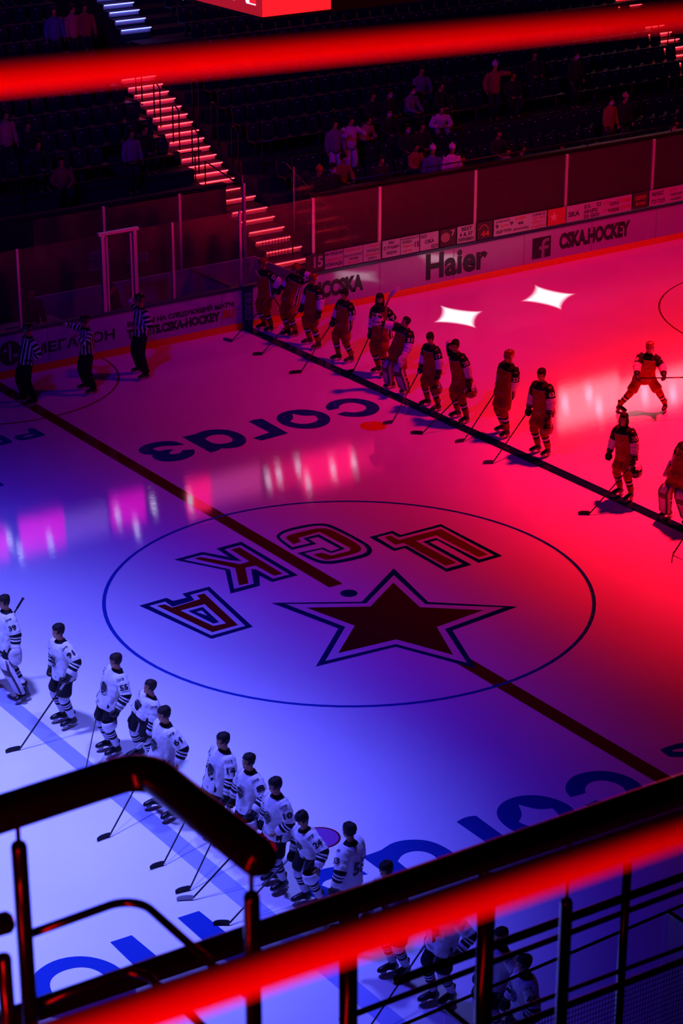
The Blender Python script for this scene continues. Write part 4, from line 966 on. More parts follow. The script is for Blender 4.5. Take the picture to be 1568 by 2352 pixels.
for ins, m_, off in ((0.05, SCRW, -0.018), (0.0, SCRD, -0.022)):
    t = MB(); put_text(t, 'ЦСКА', lambda p: (off, yr + (1 - p[0]) * 2.9, 0.02 + 1.35 * p[1]), ins + 0.03); t.build('lettering', m_ if ins else SCRR, scr, smooth=False)
b = MB(); b.poly([(0.15, 0.9), (0.55, 0.72), (0.9, 0.8), (0.75, 1.0), (0.3, 1.2)], (), lambda p: (p[0], -0.02, p[1] - 0.35)); b.build('picture_shape', SCRD, cube, smooth=False)

# ------------------------------------------------------------------ fascia of the upper tier: lit boards and lamps (they show in the ice)
FY, FZ = 30.0, 11.5
b = MB(); b.box((22, FY + 0.3, FZ), (50, 0.4, 1.8)); fas = struct(b.build('wall_fascia', DARKMET, smooth=False))
def ledboard(u0, u1, v, col, s, h, label):
    def fx(u): 
        d = ray(u, v); d = Vector((d.x, d.y, 0)) / d.y; return CAM.x + d.x * (FY - CAM.y)
    x0, x1 = fx(u0), fx(u1); z = -(CAM.z + ray((u0 + u1) / 2, v).z / ray((u0 + u1) / 2, v).y * (FY - CAM.y))
    b = MB(); b.box((0, 0, 0), (x1 - x0, 0.06, h)); o = b.build('led_board', mat('led_board_%s' % label.split()[0], (0.02, 0.02, 0.02), emit=(col, s), var=0.4, scale=1.5), smooth=False, loc=((x0 + x1) / 2, FY + 0.06, z)); tag(o, label, 'led board')
def lamp(u, v, s, label, sz=(0.45, 0.55)):
    d = ray(u, v); k = (FY - CAM.y) / d.y; b = MB(); b.box((0, 0, 0), (sz[0], 0.08, sz[1])); o = b.build('flood_lamp', mat('lamp_white', (0.8, 0.8, 0.8), emit=((0.80, 0.72, 1.0), 5.5)), smooth=False, loc=(CAM.x + d.x * k, FY - 0.02, -(CAM.z + d.z * k))); tag(o, label, 'lamp', 'lamps on the tier fascia mirrored in the ice')
MAG = (1.0, 0.005, 0.55); RD = (1.0, 0.01, 0.12); PK = (1.0, 0.28, 0.34)
for a in ((-60, 20, 1258, MAG, 5, 1.0, 'magenta lit board on the tier fascia, leftmost'), (48, 150, 1225, MAG, 5, 1.2, 'magenta2 lit board on the tier fascia beside the leftmost'), (150, 250, 1205, (0.5, 0.25, 1.0), 1.6, 1.0, 'violet lit board on the tier fascia'),
          (256, 335, 1170, MAG, 4.5, 1.1, 'magenta3 lit board on the tier fascia mid left'), (431, 486, 1140, RD, 7, 1.2, 'red lit board on the tier fascia over the red line reflection'), (487, 600, 1115, (1.0, 0.1, 0.5), 2.2, 1.0, 'pinkish lit board on the tier fascia'),
          (620, 690, 1092, RD, 3.0, 0.9, 'crimson lit board on the tier fascia'), (695, 810, 1076, RD, 6, 1.3, 'scarlet lit board on the tier fascia'), (820, 880, 1050, RD, 2.5, 1.0, 'dim red lit board on the tier fascia'),
          (1285, 1420, 925, PK, 5.5, 1.6, 'rosy lit board on the tier fascia, right part'), (1425, 1600, 900, PK, 5.0, 1.5, 'rose lit board on the tier fascia, far right')): ledboard(*a)
for u, v in ((22, 1240), (46, 1268), (115, 1245), (270, 1185), (313, 1213), (352, 1160), (436, 1150), (615, 1102), (640, 1090), (684, 1072), (706, 1107), (764, 1077), (812, 1062), (1297, 927), (1352, 905), (1375, 935), (1480, 905), (1545, 905)):
    lamp(u, v, 1, 'small white lamp on the tier fascia', (0.15, 0.42) if v > 1000 else (0.24, 0.5))

# ------------------------------------------------------------------ near tier: railings in front of the camera
NB = mat('near_handrail', (0.55, 0.52, 0.52), rough=0.95, spec=0.1, var=0.05, scale=60)
def nearbar(u0, v0, u1, v1, d, rad, label):
    a = CAM + ray(u0, v0).normalized() * d; c = CAM + ray(u1, v1).normalized() * d
    c = atZ(u1, v1, a.z); e = (c - a) * 0.75; a = a - e * 0.35
    b = MB(); b.tube([e * 0, e, e * 2.2], rad, 24); o = b.build('handrail', NB, loc=a); tag(o, label, 'handrail')
nearbar(0, 180, 1568, 31, 1.9, 0.0132, 'blurred bright red handrail bar crossing the top of the photo')
nearbar(0, 2430, 1568, 1895, 1.9, 0.0215, 'blurred bright red handrail bar crossing the bottom of the photo')

ZR = 13.32
r = empty('railing', (-18.54, -24.49, ZR)); tag(r, 'black railing with a bent thick top rail and two bent pipes at the lower left', 'railing')
def bent(xa, xc, y, ye, z, rc):
    pts = [(xa, y, z), (xc - rc, y, z)]
    for k in range(1, 9): a_ = PI / 2 * k / 9; pts.append((xc - rc + rc * math.sin(a_), y - rc + rc * math.cos(a_), z))
    return pts + [(xc, y - rc, z), (xc, ye, z)]
OX = Vector((-18.54, -24.49, ZR))
def rel(pts): return [Vector(p) - OX for p in pts]
b = MB(); pts = bent(-19.6, -18.085, -24.49, -25.16, ZR, 0.10); pts.append((-18.085, -25.19, ZR)); b.tube(rel(pts), [0.06] * (len(pts) - 1) + [0.045], 20); b.build('top_rail', BLACKGLOSS, r)
pipe_obj('pipe', rel(bent(-18.5, -18.10, -24.42, -25.1, 12.81, 0.10)), 0.0145, BLACKGLOSS, r, 12)
pipe_obj('pipe', rel(bent(-18.5, -18.10, -24.42, -25.1, 12.535, 0.09)), 0.0145, BLACKGLOSS, r, 12)
def sleeve_post(x, y, ztop, zs, zb, par, rad=0.026):
    pipe_obj('rod', rel([(x, y, ztop), (x, y, zs - 0.01)]), 0.008, BLACKGLOSS, par, 10)
    b = MB(); b.tube(rel([(x, y, zs), (x, y, zs - 0.012), (x, y, zs - 0.02), (x, y, zb)]), [rad * 0.8, rad, rad, rad], 18); b.build('post', BLACKGLOSS, par)
sleeve_post(-18.54, -24.49, ZR, atY(45, 1936, -24.49).z, 11.6, r)
q = atX(546, 2064, -18.09); sleeve_post(-18.09, -25.12, ZR, atY(546, 2064, -25.12).z, 11.6, r)
r2 = empty('railing', (-18.54, -24.49, ZR)); tag(r2, 'short thick rail end and capped post at the left edge of the photo', 'railing')
a = atY(-60, 2140, -24.6); c = atY(18, 2118, -24.6)
b = MB(); b.tube(rel([a, c, c + Vector((0.012, 0, 0))]), [0.036, 0.036, 0.026], 16); b.build('top_rail', BLACKGLOSS, r2)
a = atY(8, 2195, -24.6); b = MB(); b.tube(rel([a + Vector((0, 0, -k)) for k in (0, 0.01, 0.9)]), [0.02, 0.024, 0.024], 14); b.build('post', BLACKGLOSS, r2)
# long rail
YM = -24.25
GLINT_STEPS = empty('stairs', (-19.0, -25.2, 11.9)); GLINT_STEPS['kind'] = 'structure'  # unseen stairs, added so their strips put red glints on the posts
LED_GLINT = mat('led_red_glint', (0.6, 0.02, 0.02), emit=((1.0, 0.004, 0.008), 48.0))
for k in range(9):
    b = MB(); b.box((-.3 - .25 * k, -0.42 * k, 0.33 * k - 0.5), (1.4, 0.42, 1.0)); b.build('steps', CONC, GLINT_STEPS, smooth=False)
    b = MB(); b.box((-.3 - .25 * k, -0.42 * k + 0.225, 0.33 * k - 0.09), (0.6, 0.03, 0.13)); b.build('step_light', LED_GLINT, GLINT_STEPS, smooth=False)
r3 = empty('railing', (-18.54, -24.49, ZR)); tag(r3, 'long straight black railing running from the lower left corner up to the right edge', 'railing')
a = atY(70, 2322, YM); c = atY(1568, 1812, YM); e = (c - a)
b = MB(); b.tube(rel([a - e * 0.3, a, c, c + e * 0.4]), [0.034, 0.037, 0.062, 0.07], 20); b.build('top_rail', BLACKGLOSS, r3)
def mpost(u0, v0, u1, v1, rad, y, par):
    a = atY(u0, v0, y); b = MB(); b.tube(rel([a, a + Vector((0, 0, -1.6))]), rad, 16); b.build('post', BLACKGLOSS, par)
mpost(800, 2110, 798, 2350, 0.036, YM, r3); mpost(1119, 2010, 1115, 2350, 0.036, YM, r3)
a = atY(1301, 2066, YM); sleeve_post(a.x, YM, a.z + 0.3, a.z, a.z - 1.5, r3, 0.026)
# farther railing with mesh panel
YF = -22.6
r4 = empty('railing', (-18.54, -24.49, ZR)); tag(r4, 'black railing with parallel bars and a mesh panel in the lower right corner', 'railing')
def fbar(u0, v0, u1, v1, rad, nm='bar', ext=0.25):
    a = atY(u0, v0, YF); c = atY(u1, v1, YF); b = MB(); b.tube(rel([a - (c - a).normalized() * 0.012, a, c, c + (c - a) * ext]), [rad * 0.6, rad, rad, rad], 14); b.build(nm, BLACKGLOSS, r4)
fbar(908, 2254, 1568, 2013, 0.024, 'top_rail'); fbar(784, 2341, 1568, 2044, 0.016)
fbar(1040, 2374, 1568, 2176, 0.013); fbar(1150, 2368, 1568, 2207, 0.02)
mpost(1441, 1985, 1420, 2300, 0.024, YF, r4)
a = atY(1194, 2358, YF); c = atY(1568, 2215, YF)
b = MB(); n_ = 60
e = (c - a) * 1.1
for k in range(n_ + 1):
    p = a + e * (k / n_); b.tube(rel([p, p + Vector((0, 0, -0.5))]), 0.0035, 4)
for k in range(16):
    b.tube(rel([a + Vector((0, 0, -0.033 * k)), a + e + Vector((0, 0, -0.033 * k))]), 0.0035, 4)
b.build('mesh_panel', BLACKGLOSS, r4)
# near boards and glass under the tier
b = MB(); b.box((-2, -D - 0.06, 0.55), (40, 0.12, 1.1)); wn = struct(b.build('wall_near', BOARD, smooth=False))
nn = 30
GH = 3.1
for xa, xb in ((-14.0, -9.14), (-9.14, -5.99), (-5.99, -2.9), (-2.9, 0.2)):
    b = MB(); b.box(((xa + xb) / 2, -D - 0.06, 2.1), (xb - xa - 0.02, 0.014, 2.0)); p = struct(b.build('window_%d' % nn, GLASSC, smooth=False)); nn += 1
    b = MB(); b.box(((xa + xb) / 2, -D - 0.06, GH), (xb - xa, 0.03, 0.02)); b.build('edge_trim', BLACKGLOSS, p, smooth=False)
for xs in (-9.14, -5.95):
    b = MB(); b.box((xs, -D - 1.4, 2.1), (0.014, 2.6, 2.0)); p = struct(b.build('window_%d' % nn, GLASSC, smooth=False)); nn += 1
    b = MB(); b.box((xs, -D - 1.4, GH), (0.06, 2.7, 0.03)); b.build('edge_trim', BLACKGLOSS, p, smooth=False)
b = MB(); b.box((-4, -18.2, -0.06), (40, 7.0, 0.1)); struct(b.build('floor_bench_area', CONC, smooth=False))
# ------------------------------------------------------------------ players, officials, spectators
HCAM = Vector((FWD.x, FWD.y, 0)).normalized()
def face(deg): return math.radians(deg)      # heading: 90 looks along -X
def put(label, lf, rf, head, lh=None, rh=None, team='red', h=90, loff=-0.36, roff=0.36, **kw):
    a, c = ice(*lf), ice(*rf); P = (a + c) / 2; hh = math.radians(h)
    n = Vector((math.cos(hh), math.sin(hh), 0))
    hp = plane(head[0], head[1], P, HCAM)
    LH = plane(lh[0], lh[1], P + n * loff, n) if lh else None
    RH = plane(rh[0], rh[1], P + n * roff, n) if rh else None
    o, info = person(P, hh, label, (a, c), (LH, RH), hp, team, **kw)
    info['P'] = P; info['n'] = n; info['h'] = hh
    return o, info
def hand_w(info, i):
    d = (info['W'][i] - info['E'][i]).normalized(); return info['M'] @ (info['W'][i] + d * 0.085)
def stk(info, i, heel, toe, label, **kw):
    stick(hand_w(info, i), ice(*heel), ice(*toe), label, **kw)
def hh(info, px, off, m, label, group=None, rot=0.0):
    c = plane(px[0], px[1], info['P'] + info['n'] * off, info['n']); held_helmet(c, info['h'] + rot, m, label, group=group)

# red team along the far blue line
o, q = put('person in red jersey and helmet at the far boards, first of the red row', (619, 764), (603, 757), (603.5, 604), (630, 667), (626, 672), roff=-0.20, loff=-0.26, num='57', gear='helmet_red', yaw=.1)
stick(q['M'] @ (q['nb'] + Vector((-.05, .28, .05))), ice(672, 752), ice(650, 760), 'dark hockey stick slanting behind the second player of the red row', over=0.0)
o, q = put('person in red jersey and helmet lifting one hand to the head, second in line', (675, 775), (658, 773), (679, 618), (692, 625), (643, 664), loff=-.22, num='24', gear='helmet_red', yaw=.15)
stk(q, 1, (532, 786), (514, 781), 'hockey stick with grey taped blade nearest the far boards', blade=TAPEG, over=.02)
o, q = put('person in red helmet and jersey with 3 on the sleeve, third in the row', (728, 803), (707, 792), (718.5, 640), (733, 731), (692, 706), num='3', gear='helmet_red', yaw=.05)
stk(q, 1, (600.7, 816), (581, 816), 'black hockey stick held by the player with a 3 on the sleeve', over=.02)
o, q = put('person bareheaded in red jersey holding a red helmet in front of the belly', (803, 834), (773.7, 829), (791, 675), (788, 737), (764, 737), loff=-.05, num='11', yaw=.05, pitch=-.25, bare=(True, False))
stk(q, 1, (691, 857), (662.6, 859), 'black hockey stick held by the player with a red helmet at the belly', over=.05)
hh(q, (780, 739), .05, H_RED, 'red helmet held at the belly of the fourth player in the red row', rot=.4)
o, q = put('person with long dark hair and beard in red jersey facing the camera behind the goalkeeper', (884, 866), (866, 857.5), (872, 687), (884, 722), (849.5, 769), loff=-.12, num='7', gear='hair', longhair=True, beard=True, yaw=.75, bare=(True, False), h=98)
stk(q, 1, (811.6, 854.7), (793, 859), 'black hockey stick held by the long haired bearded player', over=.02)
hh(q, (880, 716), -.10, H_RED, 'red helmet held against the chest of the long haired bearded player', rot=.3)
o, q = put('person in red goalkeeper kit with white leg pads, looking up, standing in the red row', (931, 905), (896, 893), (931, 739), (921, 842), (872, 742), loff=-.42, roff=.30, num='31', goalie=True, pitch=.55, hair=HAIRD, yaw=-.05)
gs = q
r = empty('hockey_stick', (0, 0, 0)); tag(r, 'upturned goalkeeper stick with a pale blade, raised beside the bearded player', 'hockey stick')
hw = hand_w(gs, 1); pl = lambda u, v: plane(u, v, hw, HCAM)
r.location = hw; pts = [pl(884, 735) - hw, pl(887, 700) - hw, pl(894, 682) - hw]
b = MB(); b.tube([pl(878, 760) - hw, pts[0]], .015, 8); b.build('shaft', STICKD, r)
b = MB(); b.tube(pts, [.035, .04, .035], 8, flat=.4); b.build('paddle', mat('stick_red', (0.28, .03, .04), rough=.4), r)
b = MB(); b.tube([pts[2], pl(905, 670) - hw, pl(917, 660) - hw], [.04, .05, .045], 8, flat=.3); b.build('blade', TAPEW, r)
r = empty('goalie_mask', pl(868, 737)); tag(r, 'dark and white goalkeeper mask held up in the right hand of the red goalkeeper', 'mask')
M_ = Matrix.Rotation(gs['h'] + .4, 4, 'Z') @ Matrix.Rotation(.5, 4, 'X') @ Matrix.Translation((0, 0, -.13)) @ Matrix.Scale(1.12, 4)
b = MB(); b.loft(head_rings(M_, .03, 22), lambda i, j: 0 if (i + j // 3) % 3 else 1); b.build('shell', [H_WHITE, H_BLACK], r)
b = MB()
for k in range(5): b.tube([M_ @ Vector((.10 * math.sin(a_), .135 * math.cos(a_), .05 + .03 * k)) for a_ in (-.8, -.4, 0, .4, .8)], .005, 5)
b.build('cage', ALU, r)
o, q = put('person bareheaded in red jersey looking down and away, right after the red goalkeeper', (1002, 946), (978, 933), (987.5, 776), (1007.5, 868), (966, 842.5), num='17', yaw=.5, pitch=-.45)
stk(q, 1, (900, 973), (877, 975.5), 'hockey stick with pale grip and grey blade at the orange spot', blade=TAPEG, over=.02)
hh(q, (1003, 892), -.34, H_RED, 'dark red helmet hanging from the hand of the player after the goalkeeper')
o, q = put('person in red jersey with 20 on the sleeve raising the right hand to the ear', (1067, 973), (1046.5, 960), (1045, 793), (1077.6, 879), (1033, 798), roff=.24, num='20', yaw=.45, pitch=-.1, bare=(False, True), up=1)
stk(q, 0, (970, 998), (943, 996), 'black hockey stick with striped shaft tucked under the arm of the player touching the ear', over=.0)
hh(q, (1083, 899), -.36, H_RED, 'shiny red helmet held by the player touching the ear')
o, q = put('person in red jersey with 23 on the sleeve wearing a red helmet with visor', (1160, 1006), (1151, 993), (1168.5, 818), (1166, 914), (1139.5, 900), loff=-.12, num='23', gear='helmet_red', yaw=.0, h=92)
stk(q, 1, (1065, 1015), (1048, 1017), 'thin black hockey stick held by the helmeted player with 23', blade=TAPEG, over=.02)
o, q = put('person bareheaded in red jersey with 63 on the sleeve holding a red helmet low', (1254, 1049), (1231, 1040), (1243, 860), (1260, 957.5), (1214, 937.6), num='63', yaw=.35, pitch=-.15, h=95)
stk(q, 1, (1132, 1065), (1111, 1065), 'thin black hockey stick held by the bareheaded player with 63', blade=TAPEG, over=.02)
hh(q, (1258, 983), -.36, H_RED, 'red helmet hanging below the hand of the player with 63')
o, q = put('person in red jersey and helmet skating towards the camera with legs wide apart', (1526, 946), (1424, 948), (1492, 797), (1524, 862), (1459, 880), h=152, loff=-.34, roff=.34, num='28', gear='helmet_red', yaw=-.05, pitch=-.1, foot_yaw=(-.5, .5), crouch=.12)
A_ = hand_w(q, 0); Bq = hand_w(q, 1)
r = empty('hockey_stick', A_); tag(r, 'hockey stick held level by the skating red player', 'hockey stick')
d_ = (A_ - Bq).normalized(); p1 = A_ + d_ * .55; p0 = A_ - d_ * .62
b = MB(); b.tube([p0 - A_, p1 - A_], .015, 8, flat=.7); b.build('shaft', STICKD, r)
b = MB(); b.tube([p1 - A_ - d_ * .35, p1 - A_ - d_ * .2], .017, 8); b.build('shaft_tape', mat('stick_orange', (.4, .12, .03)), r)
b = MB(); e_ = d_ * .26 + Vector((0, 0, -.10)); b.loft([[p1 - A_ + d_ * .0 + e_ * t + Vector((x * .007, y * .007 * 0, z)) for x, z in ((-1, -.035), (1, -.035), (1, .035), (-1, .035))] + [] for t, y in ((0, 0), (.5, 0), (1, 0))]); b.build('blade', TAPEB, r, smooth=False)
o, q = put('person with long dark hair in red jersey 35 holding a dark helmet', (1444.5, 1150.7), (1419, 1139), (1432, 962), (1456, 1063), (1397, 1043.6), num='35', longhair=True, yaw=.5, pitch=.05, h=96)
stk(q, 0, (1354, 1182.6), (1327, 1181), 'black hockey stick crossing the legs of the long haired player with 35', over=.02)
hh(q, (1462, 1081), -.38, H_BLACK, 'black helmet held by the long haired player with 35')
o, q = put('person in red goalkeeper kit cut off by the right edge of the photo', (1580, 1206), (1530, 1190), (1584, 1005), (1600, 1110), (1532.5, 1100), num='1', goalie=True, roff=.40)
o, q = put('person in red jersey just outside the right edge, only the stick showing', (1650, 1290), (1625, 1278), (1640, 1085), None, (1606, 1180), num='9')
stk(q, 1, (1546, 1275), (1537, 1297), 'thin dark hockey stick entering at the right edge below the cut off goalkeeper', over=.02)

# white team along the near blue line
o, q = put('person in white goalkeeper kit with 39 on the sleeve and white leg pads', (55, 1612), (-22, 1566), (9, 1382), (37, 1497), (-18, 1500), team='white', num='39', goalie=True, yaw=.2, pitch=-.1, foot_yaw=(.25, -.1), h=84)
hw = plane(-18, 1480, q['P'] + q['n'] * .1, HCAM); r = empty('hockey_stick', hw); tag(r, 'goalkeeper stick butt sticking up behind the shoulder of the white goalkeeper', 'hockey stick')
bt = plane(52, 1376, q['P'] - HCAM * -.25, HCAM) - hw; lo = plane(-60, 1560, q['P'] + HCAM * .25, HCAM) - hw
b = MB(); b.tube([lo, bt], .015, 8); b.build('shaft', STICKD, r); b = MB(); b.tube([bt - (bt - lo).normalized() * .2, bt, bt + (bt - lo).normalized() * .02], [.019, .019, .028], 8); b.build('grip_tape', TAPEB, r)
o, q = put('person bareheaded in white jersey with 91 on the sleeve, beside the white goalkeeper', (162, 1671), (141, 1657), (133, 1449), (157.7, 1553), (116, 1540), team='white', num='91', yaw=-.05, hair=HAIRD)
stk(q, 0, (47, 1723), (12, 1729), 'hockey stick with pale upper shaft held by the player with 91', over=.0)
o, q = put('person bareheaded in white jersey 55 holding a white helmet at the knee', (263.5, 1737), (245, 1722), (265, 1517), (271, 1630), (229, 1602), team='white', num='55', yaw=-.1, pitch=-.05, hair=HAIRB)
stk(q, 1, (192, 1797), (163, 1803), 'nearly upright black hockey stick held by the player with 55', over=.0)
hh(q, (251, 1658), -.20, H_WHITE, 'white helmet held at the knee of the player with 55')
o, q = put('person with tousled hair in white jersey looking up, half hidden by the player with 61', (352, 1768), (315, 1742), (343.5, 1577), (336, 1700), (303, 1650), team='white', yaw=-.1, pitch=.25, hair=HAIRB, loff=-.22)
stk(q, 0, (167, 1853), (135, 1848), 'hockey stick with pale blade passing behind the bent black rail', blade=TAPEW, over=.0)
o, q = put('person in white jersey 61 just right of the bend of the black rail', (393, 1883), (356, 1856), (376, 1640), (408, 1757), (355, 1727), team='white', num='61', yaw=.0, pitch=-.1, bare=(True, False), loff=-.38)
stk(q, 1, (252.6, 1922.7), (224, 1931), 'black hockey stick coming out under the bend of the black rail', over=.0)
hh(q, (388, 1772), -.36, H_WHITE, 'white helmet in the bare hand of the player with 61')
o, q = put('person bareheaded in white jersey standing right of the gap, first of the close trio', (508, 1935), (490, 1922), (511, 1700), (519, 1840), (472, 1797), team='white', num='14', yaw=-.2)
stk(q, 1, (375.7, 1988), (352.5, 1993.6), 'black hockey stick whose blade lies left of the two paired blades', over=.02)
hh(q, (518, 1873), -.36, H_WHITE, 'white helmet of the first player of the close trio')
o, q = put('person bareheaded in white jersey with raised chin, middle of the close trio', (583, 1984), (563, 1968), (570, 1748), (583, 1866), (526, 1850), team='white', num='8', yaw=.0, pitch=.12)
stk(q, 1, (436.4, 2045), (404, 2050.7), 'black hockey stick, upper of the two paired blades', over=.02)
hh(q, (573, 1885), -.34, H_WHITE, 'white helmet held low by the middle player of the close trio')
o, q = put('person bareheaded in white jersey with 10 on the sleeve, last of the close trio', (645, 2047), (626, 2026), (631, 1803), (634, 1914), (603, 1883), team='white', num='10', yaw=-.15, pitch=-.15, bare=(True, False), loff=-.16)
stk(q, 1, (443.6, 2067), (406, 2067), 'hockey stick with white taped blade, lower of the two paired blades', blade=TAPEW, over=.04)
hh(q, (606, 1926), .14, H_WHITE, 'upturned white helmet in front of the player with 10')
o, q = put('person bareheaded with bowed head in white jersey with 24 on the sleeve', (728, 2088), (696, 2074), (693.6, 1880), (729, 1996), (672, 1954), team='white', num='24', yaw=.0, pitch=-.6, bare=(True, False))
stk(q, 1, (527, 2125), (492, 2123), 'hockey stick passing behind the right post of the bent railing', over=.02)
hh(q, (714, 2006), -.30, H_WHITE, 'white helmet held by the player with the bowed head')
o, q = put('person seen from behind in white jersey with 53 on the sleeve', (785, 2150), (808, 2138), (801, 1907), (768, 2040), None, team='white', num='53', h=20, backnum='53', loff=-.38, yaw=.1)
o, q = put('person in white jersey cut by the red rail, only dark hair and skates showing', (925, 2246), (895, 2237), (886, 1997), None, None, team='white', pitch=-.2)
o, q = put('person in white jersey below the red rail holding a stick, head hidden', (1030, 2306), (988, 2303), (1028, 2066), (1054, 2185), (975, 2180), team='white', num=None)
stk(q, 1, (830, 2392), (800, 2398), 'black hockey stick slanting below the red rail towards the bottom edge', over=.02)
o, q = put('person in white jersey half hidden behind the thick post below the red rail', (1140, 2392), (1108, 2375), (1149, 2150), None, (1078, 2280), team='white')
o, q = put('person in white jersey nearest the camera at the bottom, right of the thick post', (1215, 2462), (1182, 2450), (1202, 2212), None, None, team='white', num='44', h=70)

# officials by the far boards
o, q = put('person in striped referee shirt with hands at the waist, leftmost of the three officials', (75, 931), (53, 923), (63, 756), (70, 828), (50, 835), team='referee', gear='helmet_black', loff=-.2, roff=.2)
o, q = put('person in striped referee shirt stretching one arm out, middle of the three officials', (212, 907), (195, 896), (194, 737), (178, 775), (148, 745), team='referee', gear='helmet_black', loff=-.1, roff=.3, bare=(True, True), up=1)
o, q = put('tallest person in striped referee shirt raising a hand to the head, nearest the website advert', (332.5, 873), (318, 858), (320, 689), (314, 752), (303, 700), team='referee', gear='helmet_black', loff=-.1, roff=.24, bare=(True, True), up=1)

# spectators
def outfit(o, q, jm, tm, seat, skirt=0.0):
    b = MB(); s = q['s']; nb, hip, rt, fw, up = q['nb'], q['hip'], q['rt'], q['fw'], q['up']
    b.loft([[hip.lerp(nb, t) + rt * (a * math.cos(2 * PI * k / 18)) + fw * (c * math.sin(2 * PI * k / 18)) for k in range(18)] for t, a, c in ((-.18 - skirt if not seat else -.02, .205, .16), (.1, .20, .15), (.4, .19, .14), (.7, .205, .14), (.88, .20, .125), (.97, .13, .10), (1.05, .075, .078))])
    for i in (0, 1): b.tube(smooth_path([q['S'][i], q['E'][i], q['E'][i].lerp(q['W'][i], .95)], 10, 1), [.082 - .022 * k / 9 for k in range(10)], 12)
    b.build('jacket', jm, o)
    b = MB()
    b.loft([[hip + Vector((.17 * math.cos(2 * PI * k / 14), .13 * math.sin(2 * PI * k / 14), z)) for k in range(14)] for z in (-.09, .10)])
    for i in (0, 1): b.tube(smooth_path([q['Hj'][i], q['K'][i], q['A'][i]], 12, 1), [.10 - .03 * k / 11 for k in range(12)], 12)
    b.build('trousers', tm, o)
CL = {'black': cloth('coat_black', (.02, .018, .022)), 'grey': cloth('coat_grey', (.22, .20, .24)), 'purple': cloth('coat_purple', (.20, .12, .22)), 'red': cloth('coat_red', (.32, .05, .05)), 'blue': cloth('coat_blue', (.08, .12, .30)), 'white': cloth('coat_white', (.6, .58, .62)), 'rust': cloth('coat_rust', (.30, .07, .05)), 'pink': cloth('coat_pink', (.45, .16, .18)), 'dark': cloth('trousers_dark', (.02, .02, .03)), 'orange': cloth('hat_orange', (.5, .16, .03)), 'maskw': cloth('mask_white', (.6, .6, .65))}
def spect(u, v, seat, label, jac='black', tro='dark', hat=None, mask=False, lean=0.0, hands=None, skirt=0.0, long_=False, turn=None):
    x = 1.27 if seat else 1.66
    p = atStand(u, v, x + .06); k = max(0, round((p.y - YR0 - .30) / .754) if seat else int((p.y - YR0) / .754)); y, z = rows[min(k, len(rows) - 1)]
    hd = PI + (random.uniform(-.35, .35) if turn is None else turn)
    yy = y + .30 if seat else min(max(p.y, y + .12), y + .6)
    P = Vector((plane(u, v, (0, yy - .05, 0), (0, 1, 0)).x, yy, z))
    if not seat: SITTERS.append((P.x, P.y))
    R = Matrix.Rotation(hd, 3, 'Z'); W = lambda a, b_, c: P + R @ Vector((a, b_, c))
    random.seed(int(u * 7 + v))
    if seat: ft = (W(-.12, .25, 0), W(.12, .27, 0)); hs = hands or ((-.16, .30, .66), (.14, .32, .66))
    else: ft = (W(-.10, 0, 0), W(.10, .03, 0)); hs = hands or ((-.27, .12, .88), (.27, .10, .86))
    hdp = W(0, (.05 if seat else .05) + lean, x - (.10 * (lean > .1)))
    o, q = person(P, hd, label, ft, [W(*h_) if h_ else None for h_ in hs], hdp, None, build_skates=False, vox=.021, seat=seat, gear='hair', hair=HAIRD, longhair=long_, yaw=random.uniform(-.4, .4), pitch=-.1, hat=CL[hat] if hat else None)
    outfit(o, q, CL[jac], CL[tro], seat, skirt)
    if mask:
        e = MB(); rg = head_rings(q['HM'], .012, 20, HEADP[:5]); e.loft([[r_[j % 20] for j in range(-5, 6)] for r_ in rg], 0, caps=False, closed=False); e.build('face_mask', CL['maskw'], o)
